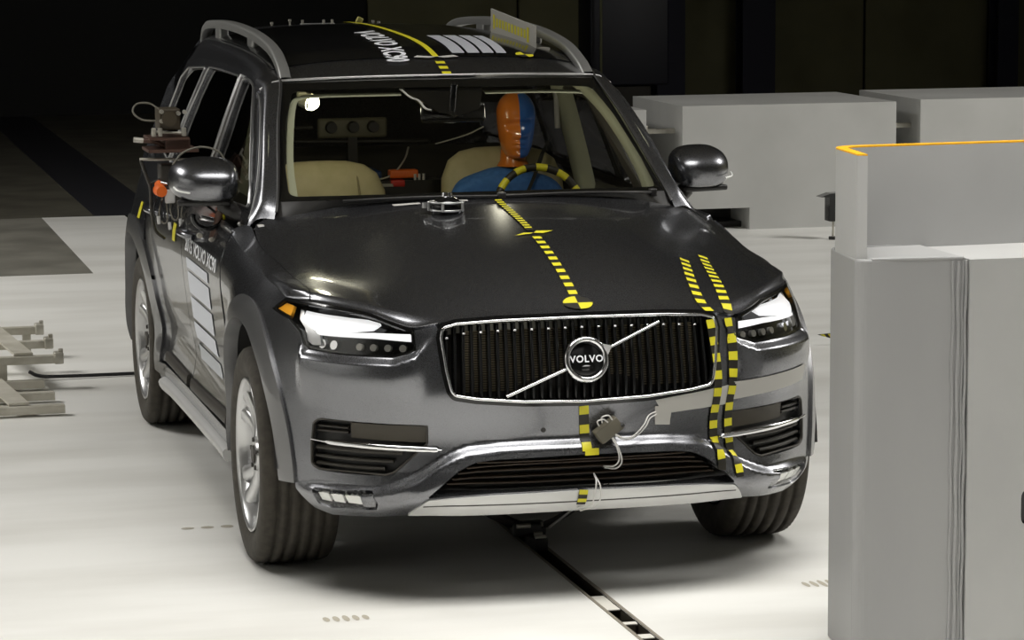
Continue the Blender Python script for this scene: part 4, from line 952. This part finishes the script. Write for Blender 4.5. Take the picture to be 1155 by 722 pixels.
def quad_on(name, S, uv, m, parent, off, label=None, n=6):
    (a, b, c, d) = [np.array(q, float) for q in uv]; G = []
    for i in range(n + 1):
        r = []
        for j in range(n + 1):
            s, t = i / n, j / n; q = (1 - s) * (1 - t) * a + s * (1 - t) * b + s * t * c + (1 - s) * t * d
            x = S([q[0]], [q[1]])[0]; nn = normals_of(S, np.array([q[0]]), np.array([q[1]]))[0]; r.append(tuple(x + nn * off))
        G.append(r)
    mb = MB(); mb.grid(np.array(G)); return mb.build(name, m, parent, label)
quad_on('yellow_patch', W, [(-.006, .512), (.040, .512), (.040, .490), (-.006, .490)], tape_y, car, .004, 'yellow tape patch above the lower opening')
tape('centre_tape', W, [(-.010, .378), (-.014, .330)], .030, .028, car, off=.009, label=CT + 'on the silver skid strip', fill=.5)
tape('side_tape', H, [(.378, .41), (.342, .25), (.322, .09), (.314, .0)], .034, .062, car, label=CT + 'on the hood, the one nearer the middle')
tape('side_tape', H, [(.497, .49), (.458, .30), (.435, .09), (.424, -.0)], .034, .062, car, label=CT + 'on the hood, the one nearer the lamp')
tape('side_tape', W, [(.447, .905), (.456, .79), (.455, .68), (.451, .60), (.453, .52), (.461, .44), (.458, .415)], .030, .056, car, off=.007, label=CT + 'down the bumper at the end of the grille')
tape('side_tape', W, [(.520, .905), (.521, .80), (.512, .69), (.506, .64), (.511, .53), (.519, .44), (.522, .386)], .030, .056, car, off=.007, label=CT + 'down the bumper beside the head lamp')
def target(name, S, c, ru, rv, parent, off, label, rot=0):
    n = 24; base = None
    for q in range(4):
        pts = [c] + [(c[0] + ru * math.cos(rot + math.pi / 2 * q + math.pi / 2 * i / 6), c[1] + rv * math.sin(rot + math.pi / 2 * q + math.pi / 2 * i / 6)) for i in range(7)]
        X = [tuple(S([a], [b])[0] + normals_of(S, np.array([a]), np.array([b]))[0] * (off if True else 0)) for a, b in pts]
        m = MB(); m.add(X, [(0, i, i + 1) for i in range(1, 7)], True); o = m.build(name if q == 0 else 'target_quarter', tape_y if q % 2 else tape_k, parent if q == 0 else base, label if q == 0 else None)
        if q == 0: base = o
target('round_target', H, (.002, .060), .030, .042, car, .005, 'round black and yellow target at the front of the hood')
m = MB()
for s in (1, -1): m.add([tuple(H([a], [b])[0] + (0, 0, .006)) for a, b in ((0, .50), (s * .010, .505 + s * .012), (s * .046, .50 + s * .016), (s * .020, .50 - s * .004))], [(0, 1, 2, 3)])
m.build('cross_target', tape_y, car, 'small yellow cross target half way up the hood')
tape('roof_tape', RF, [(0.0, .006), (0.002, .16)], .036, .062, car, label='band of black and yellow tape at the front of the roof')
X, N = ribbon(RF, [(.0, .19), (-.004, .40), (-.002, .60), (0, .80)], .007, 8); m = MB(); m.grid(np.array([[tuple(p + (-.012, 0, 0)), tuple(p + (.012, 0, 0))] for p in X])); m.build('roof_tape', tape_y, car, 'long plain yellow tape running back along the roof')
m = MB(); 
for s in (1, -1): m.add([tuple(RF([a], [b])[0] + (0, 0, .009)) for a, b in ((0, .185), (s * .02, .172), (s * .062, .182), (s * .05, .20))], [(0, 1, 2, 3)])
m.build('white_marker', tape_w, car, 'white marker at the front end of the roof tape')
target('roof_target', RF, (.285, .215), .040, .030, car, .008, 'black and yellow target at the front corner of the roof', rot=.3)
# white tapes
WT = lambda uv, lab: quad_on('white_tape', W, uv, tape_w, car, .005, lab, 8)
WT([(.535, .735), (.90, .745), (.912, .672), (.535, .655)], 'pale tape strip below the head lamp') if False else WT([(.50, .700), (.895, .718), (.902, .662), (.50, .640)], 'long pale tape strip running from the badge side to the wheel')
WT([(.235, .660), (.50, .692), (.50, .628), (.265, .612)], 'pale tape strip under the grille end'); WT([(.235, .640), (.295, .632), (.292, .572), (.240, .576)], 'short pale tape flap hanging below the grille')
for a, b, l in ((-.79, -.735, 'corner'), (-.225, -.165, 'middle'), (-.085, -.065, 'centre')):
    quad_on('white_tape', H, [(a, .952), (b, .945), (b, .925), (a, .930)], tape_w, car, .004, 'small white tape piece on the hood edge, ' + l, 3)
# lettering and white panels on doors and roof
LAB = 'white lettering on the '
Wd = lambda u, v: W(u, v)
def side_frame(x0, z0): return lambda x, y: (-(x0 - x) if False else -(x0 + -x * 1.0), z0 + y)
FX = s_at_y(1.12)
text_on('door_lettering', '2015 VOLVO XC90', Wd, decal_w, car, .003, .115, 1.02, .003, lambda x, y: (-(FX - x * .86), .952 - .0 + y * .62 + (x * 0)), label=LAB + 'front door, large plain capitals')
for k, (a, b) in enumerate(((.905, .865), (.850, .765), (.750, .665), (.650, .585), (.560, .500))):
    x0, x1 = (s_at_y(.92), s_at_y(1.50)); quad_on('white_panel', Wd, [(-x1, a), (-x0, a - .0), (-x0, b), (-x1, b)], mat('panel_%d' % k, (.66, .68, .74) if k != 4 else (.50, .52, .55), .55), car, .003, None, 6)
text_on('roof_lettering', 'VOLVO XC90', RF, decal_w, car, .008, .085, 1.05, .003, lambda x, y: (-.098 - (x * .055) + y * .95, .35 - x * .78), label=LAB + 'roof, running lengthwise')
for k in range(4):
    a0 = .052 + k * .0425
    quad_on('white_panel', RF, [(a0, .225), (a0 + .034, .225), (a0 + .034, .475), (a0, .475)], mat('roof_panel_white', (.40, .41, .44), .6) if 'roof_panel_white' not in MATS else MATS['roof_panel_white'], car, .008, None, 6)
quad_on('yellow_patch', Wd, [(-s_at_y(1.90), 1.0), (-s_at_y(1.82), 1.0), (-s_at_y(1.82), .93), (-s_at_y(1.90), .93)], tape_y, car, .004, 'yellow tape piece on the rear door')
quad_on('yellow_patch', Wd, [(-s_at_y(2.85), 1.0), (-s_at_y(2.80), 1.0), (-s_at_y(2.80), .93), (-s_at_y(2.85), .93)], tape_y, car, .004, 'yellow tape piece above the rear wheel')
# ================================================================ TEST GEAR ON THE CAR
# disc shaped sensor on the hood
p = H([-.131], [.80])[0]; hs = empty('hood_sensor', tuple(p), 'black disc sensor with bright rims on the hood, below the windscreen', 'sensor')
m = MB(); m.cyl(tuple(p + (0, 0, -.012)), tuple(p + (0, 0, .020)), .050, .060, 28); m.build('base', gloss_black, hs)
for r, z in ((.058, .008), (.061, .036)):
    m = MB(); m.tube([tuple(p + (r * math.cos(t), r * math.sin(t), z)) for t in np.linspace(0, 2 * math.pi, 25)[:-1]], .0038, n=6, closed=True, sm=0); m.build('bright_rim', silver, hs)
m = MB(); m.lathe([(.0001, .058), (.02, .056), (.04, .046), (.052, .034), (.054, .02)], tuple(p), 'z', 28); m.build('dome', gloss_black, hs)
for k in range(5): a = 2 * math.pi * k / 5 + .5; m = MB(); m.box(tuple(p + (.064 * math.cos(a), .064 * math.sin(a), .022)), (.010, .010, .034), bev=.003); m.build('post', silver, hs)
m = MB(); m.cyl(tuple(p + (-.006, 0, .056)), tuple(p + (-.006, 0, .070)), .013, .010, 12); m.cyl(tuple(p + (.012, 0, .056)), tuple(p + (.012, 0, .068)), .009, .008, 12); m.build('top_screws', chrome, hs)
m = MB(); m.cyl(tuple(p + (-.078, .01, .016)), tuple(p + (-.078, .01, .034)), .010, .009, 10); m.build('side_screw', silver, hs)
# block sensor taped on the bumper with grey leads
y0 = -.945; bs = empty('bumper_sensor', (.065, y0, .56), 'olive block sensor tilted on the bumper below the ring badge, with grey wires', 'sensor')
rot = Matrix.Rotation(math.radians(-36), 3, 'Y')
m = MB(); m.box((.070, y0 + .012, .572), (.088, .052, .046), rot, bev=.004); m.build('block', olive, bs)
m = MB(); m.cyl((.108, y0 - .012, .587), (.118, y0 - .014, .592), .008, .007, 10); m.build('plug', black, bs)
def wire(pts, o=bs, r=.0026, mt=cable_w, nm='wire'): q = MB(); q.tube(pts, r, n=6, sm=6); return q.build(nm, mt, o)
wire([(.046, y0 - .006, .598), (.040, y0 - .02, .618), (.062, y0 - .02, .624), (.078, y0 - .01, .608)]); wire([(.036, y0 - .004, .588), (.026, y0 - .02, .606), (.046, y0 - .02, .612), (.064, y0 - .01, .600)])
wire([(.088, y0 - .014, .560), (.115, y0 - .016, .548), (.150, y0 - .014, .553), (.185, y0 - .008, .585), (.208, y0 + .012, .612), (.235, y0 + .02, .622)])
wire([(.090, y0 - .010, .556), (.118, y0 - .012, .541), (.156, y0 - .010, .548), (.192, y0 - .004, .578), (.212, y0 + .012, .602), (.238, y0 + .02, .614)])
wire([(.076, y0 - .010, .552), (.094, y0 - .012, .515), (.104, y0 - .002, .475), (.092, y0 + .02, .450), (.066, y0 + .05, .446)])
wire([(.080, y0 - .010, .550), (.100, y0 - .012, .512), (.113, y0 - .002, .468), (.100, y0 + .02, .442), (.070, y0 + .05, .440)])
wire([(.030, y0 + .04, .425), (.026, y0 - .006, .405), (.018, y0 - .008, .360), (.010, y0 + .0, .332), (-.02, y0 + .06, .31)])
wire([(.030, y0 + .04, .425), (.038, y0 - .006, .395), (.040, y0 - .008, .355), (.026, y0 + .0, .328), (-.01, y0 + .06, .30)])
# tow hook and straps under the nose
th = empty('tow_rig', (.06, -.02, 0), 'dark tow rig in a Y shape hooked into the floor slot beneath the bumper', 'hook')
m = MB(); m.tube([(-.42, -.10, .335), (-.25, .0, .21), (-.06, .04, .10), (.03, .03, .06)], [.022, .02, .018, .017], n=8); m.build('left_strap', mat('strap_dark', (.02, .014, .014), .7), th)
m = MB(); m.tube([(.26, -.36, .305), (.20, -.22, .205), (.13, -.08, .11), (.085, .02, .06)], .013, n=8); m.build('right_strap', MATS['strap_dark'], th)
m = MB(); m.tube([(-.40, -.16, .27), (-.30, -.08, .215), (-.22, -.03, .18)], .008, n=6); m.build('grey_sleeve', steel, th)
m = MB(); m.box((.045, .03, .055), (.12, .07, .05), bev=.012); m.box((.062, -.02, .02), (.05, .15, .05), bev=.008); m.build('hook_block', black, th)
for x, y, z, l in ((.018, -.01, .074, .05), (.096, -.01, .076, .028), (.060, -.085, .045, .04), (.060, -.055, .050, .03)): m = MB(); m.cyl((x - l / 2, y, z), (x + l / 2, y, z), .009, n=10); m.build('bolt', steel, th)
m = MB(); m.tube([(.24, -.34, .283), (.17, -.18, .170), (.10, -.06, .075)], .004, n=6); m.tube([(.262, -.37, .30), (.24, -.33, .262), (.22, -.29, .243)], .006, n=6); m.build('lead', cable_w, th)
# camera rig on the right-hand doors
rg = empty('side_camera_rig', (-.99, 1.85, 1.0), 'outrigged camera with brown plates, rods and loose cables on the doors behind the door mirror', 'camera')
rm = brown
m = MB(); m.box((-.978, 1.85, 1.425), (.085, .14, .085), bev=.006); m.cyl((-.985, 1.78, 1.43), (-.985, 1.74, 1.43), .026, .030, 16); m.build('camera_body', mat('camera_brown', (.07, .055, .035), .5, .2), rg)
for x, z in ((-1.012, 1.458), (-1.012, 1.42), (-.945, 1.45), (-.92, 1.455)): m = MB(); m.cyl((x, 1.78, z), (x, 1.765, z), .009, n=8); m.build('fitting', steel, rg)
m = MB(); m.tube([(-1.01, 1.84, 1.462), (-1.05, 1.86, 1.487), (-1.10, 1.86, 1.485), (-1.118, 1.84, 1.455), (-1.085, 1.82, 1.425), (-1.03, 1.80, 1.420)], .004, n=6); m.build('cable_loop', MATS.get('loop_grey') or mat('loop_grey', (.16, .15, .12), .6), rg)
m = MB(); m.box((-.985, 1.85, 1.350), (.16, .20, .010)); m.box((-.97, 1.85, 1.302), (.20, .22, .012)); m.box((-.95, 1.85, 1.325), (.10, .16, .05), bev=.006); m.build('mount_plate', rm, rg)
m = MB(); m.cyl((-1.045, 1.77, 1.378), (-.915, 1.77, 1.370), .006, n=8); m.build('rod', steel, rg)
for x in (-1.045, -1.02, -.925): m = MB(); m.box((x, 1.77, 1.376), (.018, .022, .034), bev=.003); m.build('clamp', steel, rg)
m = MB(); m.tube([(-1.115, 1.80, 1.345), (-1.04, 1.80, 1.338), (-.99, 1.80, 1.315), (-.93, 1.80, 1.31)], .010, n=8); m.build('arm', rm, rg)
m = MB(); m.cyl((-1.122, 1.80, 1.347), (-1.085, 1.80, 1.343), .011, n=10); m.build('arm_tip', steel, rg)
m = MB(); m.cyl((-1.10, 1.80, 1.268), (-.88, 1.80, 1.262), .006, n=8); m.build('rod', steel, rg)
m = MB(); m.tube([(-1.095, 1.80, 1.262), (-1.075, 1.80, 1.20), (-1.06, 1.80, 1.15), (-1.055, 1.82, 1.06), (-1.04, 1.84, .98), (-1.0, 1.86, .94)], .007, n=6); m.tube([(-1.06, 1.80, 1.17), (-1.0, 1.81, 1.19), (-.93, 1.83, 1.20)], .006, n=6); m.build('leg', dark_trim, rg)
m = MB(); m.box((-.97, 1.84, 1.20), (.10, .10, .09), bev=.01); m.box((-.93, 1.84, 1.12), (.09, .10, .10), bev=.01); m.build('junction_box', dark_trim, rg)
m = MB(); m.cyl((-1.02, 1.78, 1.175), (-.995, 1.77, 1.168), .007, n=8); m.build('pin', chrome, rg)
m = MB(); m.cyl((-1.026, 1.79, 1.145), (-1.020, 1.75, 1.140), .026, .022, 16); m.cyl((-1.03, 1.80, 1.170), (-1.02, 1.78, 1.155), .016, n=10); m.build('orange_connector', orange, rg)
m = MB(); m.box((-.985, 1.78, 1.118), (.040, .03, .055), bev=.008); m.build('pale_connector', cable_w, rg)
for k in range(7):
    x = -1.035 + k * .022; z = 1.085 - .012 * (k % 3); q = MB(); q.tube([(x, 1.80, 1.11), (x - .016, 1.78, z - .02), (x - .004, 1.77, z - .06), (x + .014, 1.77, z - .05), (x + .016, 1.79, 1.10)], .0035, n=6, sm=5); q.build('loose_wire', MATS['loop_grey'] if k % 2 else cable_k, rg)
    if k % 2 == 0: q = MB(); q.cyl((x, 1.765, z - .045), (x + .002, 1.765, z - .075), .007, n=8); q.build('wire_plug', cable_w, rg)
# sensor head and arm on the front door edge under the door mirror
dg_ = empty('door_clamp_rig', (-.93, .95, 1.0), 'black ring clamp with dark arm and bolts on the front door, under the door mirror', 'sensor')
m = MB(); m.tube([(-.955 + .055 * math.cos(t), .93, 1.12 + .048 * math.sin(t)) for t in np.linspace(math.pi * .95, math.pi * 2.0, 10)], .010, n=8, sm=2); m.build('ring_clamp', gloss_black, dg_)
m = MB(); m.box((-.955, .94, 1.108), (.055, .03, .018), Matrix.Rotation(.2, 3, 'Y'), bev=.006); m.build('bright_plate', chrome, dg_)
m = MB(); m.cyl((-.905, .93, 1.14), (-.935, .95, 1.03), .016, .016, 10); m.build('arm', rm, dg_)
for x, z in ((-.985, 1.045), (-.94, 1.03), (-.915, 1.02), (-.93, 1.005)): m = MB(); m.cyl((x, .96, z), (x, .93, z), .010, n=8); m.build('bolt', steel, dg_)
m = MB(); m.tube([(-1.06, 1.1, 1.30), (-1.02, 1.1, 1.345), (-.955, 1.1, 1.365), (-.89, 1.1, 1.35), (-.86, 1.1, 1.31), (-.84, 1.05, 1.26)], .004, n=6); m.build('cable_loop', MATS['loop_grey'], dg_)
m = MB(); m.box((-.845, .80, 1.098), (.034, .010, .026), Matrix.Rotation(-.5, 3, 'Y'), bev=.008); m.box((-.825, .79, 1.112), (.03, .010, .026), Matrix.Rotation(-.5, 3, 'Y'), bev=.008); m.build('white_putty', tape_w, dg_)
m = MB(); m.box((-.895, .92, 1.115), (.010, .01, .02), bev=.002); m.build('yellow_tag', tape_y, dg_)
# ruler plate standing on the roof
rp = empty('roof_ruler_plate', (.46, 1.9, 1.70), 'grey upright plate with yellow scale marks standing on the roof', 'plate')
A = np.array([.458, 2.25, 1.784]); B = np.array([.466, 1.53, 1.738]); n_ = np.array([1, 0, 0]) * .003
m = MB(); c4 = [A + (0, 0, .050), B + (0, 0, .046), B - (0, 0, .046), A - (0, 0, .050)]
m.add([tuple(q - n_) for q in c4] + [tuple(q + n_) for q in c4], [(0, 1, 2, 3), (7, 6, 5, 4), (0, 4, 5, 1), (1, 5, 6, 2), (2, 6, 7, 3), (3, 7, 4, 0)]); m.build('plate', mat('plate_grey', (.42, .41, .37), .5), rp)
for k in range(12):
    t = .08 + .07 * k; q = A + (B - A) * t; d = (B - A) / np.linalg.norm(B - A); m = MB()
    h = .018 + (.012 if k in (0, 11) else 0)
    m.add([tuple(q + d * s * .016 + np.array([0, 0, h * z]) + n_ * e) for e in (-1.3, 1.3) for s, z in ((-1, -1), (1, -1), (1, 1), (-1, 1))], [(0, 1, 2, 3), (4, 5, 6, 7)]); m.build('yellow_mark', tape_y, rp)
m = MB(); m.box((.49, 1.56, 1.692), (.07, .06, .010)); m.build('foot', steel, rp)
# low instruments along the back of the roof
inst = [(-.245, 'pin'), (-.16, 'pin'), (-.03, 'rail'), (.175, 'head'), (.235, 'pin'), (.262, 'pin'), (.325, 'pin'), (.39, 'pin'), (.48, 'rail'), (.50, 'pin')]
ig = 'small instruments standing along the back edge of the roof'; kk = 0
PINL = ['leftmost thin pin at the back of the roof', 'second thin pin from the left, just before the left pale rail', 'thin pin close right of the yellowish clamp', 'second thin pin right of the yellowish clamp', 'thin pin in the gap between yellowish clamp and right rail', 'thin pin just left of the right pale rail', 'thin pin rising from the right pale rail']
for x, kd in inst:
    z = float(RF([x / .62], [.93])[0][2]); y = 3.70; lab = {'pin': PINL[min(kk, 6)], 'rail': None, 'head': 'yellowish clamp with screws, tallest instrument at the back of the roof'}[kd]
    if kd == 'rail': lab = 'low pale rail at the back of the roof, ' + ('left of the yellowish clamp' if x < 0 else 'right of the yellowish clamp')
    e = empty('roof_' + {'pin': 'pin', 'rail': 'rail_clamp', 'head': 'screw_clamp'}[kd], (x, y, z - .01), lab, 'instrument', 'thin pins along the back of the roof' if kd == 'pin' else None)
    if kd == 'pin': m = MB(); m.cyl((x, y, z - .01), (x, y, z + .035), .004, n=8); m.build('shaft', steel, e); m = MB(); m.cyl((x, y, z + .030), (x, y, z + .040), .007, n=8); m.build('tip', steel, e); kk += 1
    elif kd == 'rail': m = MB(); m.box((x, y, z + .006), (.16, .03, .012), bev=.003); m.build('rail', silver, e); 
    else: m = MB(); m.box((x, y, z + .008), (.07, .04, .022), bev=.004); m.build('base', steel, e); m = MB(); m.box((x - .005, y, z + .032), (.028, .03, .03), Matrix.Rotation(.5, 3, 'Y'), bev=.006); m.build('yellow_knob', mat('knob_yellow', (.5, .46, .12), .5), e)
    if kd == 'rail':
        for dx in (-.07, .03, .07): m = MB(); m.cyl((x + dx, y, z), (x + dx, y, z + .028), .006, n=8); m.build('screw', steel, e)
# ================================================================ BARRIER IN FRONT OF THE CAR
bar_m = noisy(mat('barrier_paint', (.31, .31, .308), .5), 2.2, (.30, .30, .298), (.33, .33, .326), 8, .35, .65, (1, 1, .3), .02)
plate_m = noisy(mat('barrier_plate_paint', (.34, .34, .335), .5), 2.2, (.42, .42, .415), (.455, .455, .45), 8)
side_m = noisy(mat('barrier_side_paint', (.32, .32, .315), .5), 2.2, (.39, .39, .382), (.43, .43, .42), 8)
edge_o = mat('orange_edge', (.85, .42, .01), .5)
bb = empty('crash_barrier', (.95, -1.7, 0), 'pale grey crash barrier with orange top edge standing ahead of the car', 'barrier')
def arc(c, r, a0, a1, n=8): return [(c[0] + r * math.cos(math.radians(a0 + (a1 - a0) * i / n)), c[1] + r * math.sin(math.radians(a0 + (a1 - a0) * i / n))) for i in range(n + 1)]
# plate with its rounded, returned end (plan view)
out = [(2.6, -1.42)] + [(.69, -1.545)] + arc((.69, -1.645), .100, 95, 180)[1:] + [(.566, -1.875)]
inn = [(.594, -1.888)] + [(.622, -1.66)] + arc((.70, -1.66), .078, 180, 92)[1:] + [(2.6, -1.46)]
m = MB(); m.prism(out + inn, (0, 0, 0), (1, 0, 0), (0, 1, 0), (0, 0, 1), 1.5205); m.build('face_plate', plate_m, bb)
m = MB()
o2 = [(2.6, -1.455)] + [(.69, -1.582)] + arc((.69, -1.652), .070, 95, 180)[1:] + [(.60, -1.905)]
m.prism(out + inn, (0, 0, 1.5205), (1, 0, 0), (0, 1, 0), (0, 0, 1), .0045); m.build('orange_edge', edge_o, bb)
# backing box below the plate
bo = [(.632, -1.5)] + [(.632, -1.86)] + arc((.67, -1.872), .034, 180, 270, 6)[1:] + [(.885, -1.906), (.885, -1.5)]
bo = [(.60, -1.56), (.587, -1.66), (.562, -1.870)] + arc((.600, -1.868), .038, 183, 270, 6)[1:] + [(.893, -1.912), (.893, -1.50)]
m = MB(); m.prism(bo, (0, 0, 0), (1, 0, 0), (0, 1, 0), (0, 0, 1), 1.215); m.build('backing_box', bar_m, bb, bev=.006)
m = MB(); m.tube([(.604, -1.900, 1.214), (.70, -1.905, 1.214), (.89, -1.909, 1.212)], .006, n=6); m.build('weld_bead', bar_m, bb); m = MB(); m.tube([(.69, -1.585, 1.216), (1.2, -1.535, 1.212)], .003, n=6); m.build('weld_bead', bar_m, bb)
for dx, r in ((-.036, .005), (-.020, .007), (-.006, .004), (.004, .006)):
    m = MB(); m.tube([(.893 + dx + .002 * math.sin(z * 23 + dx * 90), -1.912, z) for z in np.linspace(.0, 1.205, 24)], r, n=6, sm=1); m.build('weld_seam', bar_m, bb)
# right hand box with a slotted hole
rb_ = MB(); X0, X1, Y_ = .905, 2.6, -1.925; hx0, hx1, hz0, hz1 = 1.080, 1.20, .395, .508
rr = rounded([(hx0, hz0), (hx1, hz0), (hx1, hz1), (hx0, hz1)], .03, 5)
q = delaunay_2d_cdt([Vector(v) for v in [(X0, 0), (X1, 0), (X1, 1.208), (X0, 1.208)] + rr], [(0, 1), (1, 2), (2, 3), (3, 0)] + [(4 + i, 4 + (i + 1) % len(rr)) for i in range(len(rr))], [], 0, 1e-6)
PV = np.array([tuple(v) for v in q[0]]); T = [f for f in q[2] if not pip(rr, PV[list(f)].mean(0)[None])[0]]
rb_.add([(a, Y_, b) for a, b in PV], [tuple(f) for f in T]); rb_.add([(a, Y_, b) for a, b in rr] + [(a, Y_ + .03, b) for a, b in rr], [(i, (i + 1) % len(rr), len(rr) + (i + 1) % len(rr), len(rr) + i) for i in range(len(rr))])
rb_.add([(X0, Y_, 0), (X0, -1.5, 0), (X0, -1.5, 1.208), (X0, Y_, 1.208), (X1, Y_, 1.208), (X1, -1.5, 1.208)], [(0, 1, 2, 3), (3, 2, 5, 4)])
rb_.build('side_box', side_m, bb)
m = MB(); m.box((1.14, Y_ + .09, .45), (.2, .1, .2)); m.build('slot_interior', gloss_black, bb)
# ================================================================ BLOCKS AT THE BACK OF THE HALL
blk = noisy(mat('block_white', (.52, .52, .49), .6), 1.6, (.42, .42, .405), (.475, .475, .46))
def block(x0, x1, y, d, h, label, foot=True):
    e = empty('blast_block', ((x0 + x1) / 2, y + d / 2, 0), label, 'block')
    m = MB()
    pr = [(x0, 0.0), (x0, h), (x1, h), (x1, 0)] if not foot else [(x0, .155), (x0, h), (x1, h), (x1, 0), (x0 + .50, 0), (x0 + .50, .155)]
    m.prism(pr, (0, y + d, 0), (1, 0, 0), (0, 0, 1), (0, -1, 0), d); m.build('body', blk, e)
    m = MB(); m.box(((x0 + x1) / 2, y + d * .5, .02), (x1 - x0 - .1, d * .7, .04)); m.build('skid_foot', black, e)
    if foot: m = MB(); m.box((x0 + .3, y + d * .6, .07), (.4, d * .5, .14)); m.build('gap_infill', black, e)  # black infill in the opening under the raised end
    return e
block(3.700, 5.300, 10.0, 1.25, .885, 'large pale grey block behind the door mirror, left of the barrier')
block(5.485, 7.3, 10.0, 1.25, .895, 'pale grey block at the right edge, partly hidden by the barrier', False)
block(1.95, 3.435, 10.0, 1.25, .865, 'pale grey block mostly hidden behind the windscreen pillar', False)
for x0, x1, lb in ((3.435, 3.70, 'by the windscreen pillar'), (5.30, 5.485, 'above the barrier')):
    e = empty('link_bar', ((x0 + x1) / 2, 10.2, .70), 'pale steel bar joining two blocks, ' + lb, 'bar'); m = MB(); m.box(((x0 + x1) / 2, 10.2, .70), (x1 - x0, .04, .035), bev=.004); m.build('bar', steel, e)
    m = MB(); m.box((x0 + .035, 10.19, .715), (.05, .06, .06), bev=.008); m.build('bracket', steel, e)
st_ = empty('floor_stand', (4.545, 9.2, 0), 'small black box on a thin pole in front of the large block', 'stand')
m = MB(); m.prism([(4.425, .298), (4.50, .322), (4.60, .325), (4.60, .130), (4.492, .130), (4.492, .296)], (0, 9.25, 0), (1, 0, 0), (0, 0, 1), (0, -1, 0), .10); m.build('box', gloss_black, st_)
m = MB(); m.cyl((4.535, 9.2, 0), (4.535, 9.2, .14), .007, n=8); m.build('pole', steel, st_); m = MB(); m.cyl((4.535, 9.2, 0), (4.535, 9.2, .02), .03, n=14); m.build('foot', black, st_)
mk = empty('floor_marker', (2.80, 4.4, 0), 'yellow and black striped wedge on a pale foot behind the barrier', 'marker')
m = MB()
m.use(tape_k).add([(2.705, 4.4, .058), (2.90, 4.4, .070), (2.90, 4.4, -.0)], [(0, 1, 2)]); m.add([(2.705, 4.41, .058), (2.90, 4.41, .070), (2.90, 4.41, -.0)], [(0, 2, 1)]); m.build('wedge', None, mk)
for k in range(4): x = 2.715 + k * .042; m = MB(); m.add([(x, 4.395, .059 + k * .002), (x + .022, 4.395, .060 + k * .002), (x + .037, 4.395, .052 - (x - 2.68) * .24), (x + .015, 4.395, .056 - (x - 2.70) * .24)], [(0, 1, 2, 3)]); m.build('yellow_stripe', tape_y, mk)
m = MB(); m.cyl((2.86, 4.42, 0), (2.86, 4.42, .03), .04, n=16); m.build('foot', tape_w, mk)
# dark cabinet with a pole and a hanging shape against the back wall
cb = empty('control_cabinet', (6.1, 20, 0), 'very dark tall cabinet against the back wall, above the windscreen pillar', 'cabinet')
m = MB(); m.box((6.2, 20.2, .95), (.85, .5, 1.0), bev=.02); m.build('cabinet_body', mat('cabinet_dark', (.010, .010, .018), .5), cb)
m = MB(); m.box((6.2, 20.2, .22), (.5, .4, .46), bev=.02); m.build('plinth', mat('plinth_brown', (.02, .016, .010), .7), cb)
m = MB(); m.box((6.2, 20.2, 1.47), (.9, .5, .03)); m.build('lid', MATS['plinth_brown'], cb)
fs = empty('pole_stand', (5.846, 19.8, 0), 'thin dim yellow pole beside the dark cabinet', 'pole'); m = MB(); m.cyl((5.846, 19.8, 0), (5.846, 19.8, 1.6), .014, n=8); m.build('pole', mat('pole_olive', (.11, .11, .05), .6), fs); m = MB(); m.cyl((5.846, 19.8, 0), (5.846, 19.8, .03), .15, n=16); m.build('foot', black, fs)
# ================================================================ ALUMINIUM FRAMES AND CABLE AT THE LEFT
def frame(label, bars, cross, h, legs, clamps):
    e = empty('floor_frame', (-1.6, bars[0][0], 0), label, 'frame')
    for y, x1 in bars: m = MB(); m.box(((x1 - 2.4) / 2, y, h), (x1 + 2.4, .055, .038), bev=.003); m.build('bar', alu, e)
    for x0, x1 in cross: m = MB(); ys = [b[0] for b in bars]; m.add([(x0, min(ys), h + .022), (x0 + .09, min(ys), h + .022), (x1 + .09, max(ys), h + .022), (x1, max(ys), h + .022)] + [(x0, min(ys), h + .034), (x0 + .09, min(ys), h + .034), (x1 + .09, max(ys), h + .034), (x1, max(ys), h + .034)], [(0, 1, 2, 3), (7, 6, 5, 4), (0, 4, 5, 1), (1, 5, 6, 2), (2, 6, 7, 3), (3, 7, 4, 0)]); m.build('cross_plate', alu, e)
    for x, y in legs: m = MB(); m.box((x, y, (h - .019) / 2), (.04, .05, h - .019)); m.build('leg', alu, e)
    for x, y in clamps: m = MB(); m.box((x, y, h + .006), (.045, .075, .056), bev=.008); m.box((x + .01, y - .01, h + .040), (.022, .022, .02), bev=.004); m.build('clamp', steel, e)
    return e
frame('upper of two aluminium frames at the left edge, raised with clamped bar ends', [(5.14, -1.235), (4.62, -1.235), (4.10, -1.235)], [(-1.445, -1.53)], .14, [(-1.30, 5.14), (-2.2, 5.14), (-2.2, 4.10), (-1.50, 4.10)], [(-1.235, 5.14), (-1.235, 4.62), (-1.235, 4.10)])
frame('lower of two aluminium frames at the left edge, lying on the floor nearest the camera', [(4.13 - .08, -1.31), (3.68, -1.295), (3.30, -1.285)], [(-1.535, -1.60)], .030, [(-1.7, 3.68)], [])
cbx = MB(); cbx.tube([(-1.36, 4.28, .055), (-1.31, 4.30, .03), (-1.2, 4.35, .016), (-.83, 4.37, .012), (-.3, 4.38, .012), (.3, 4.45, .009)], .009, n=8, sm=5); tagp(cbx.build('floor_cable', cable_k), 'black cable running from the frames on the left behind the rear wheel', 'cable')
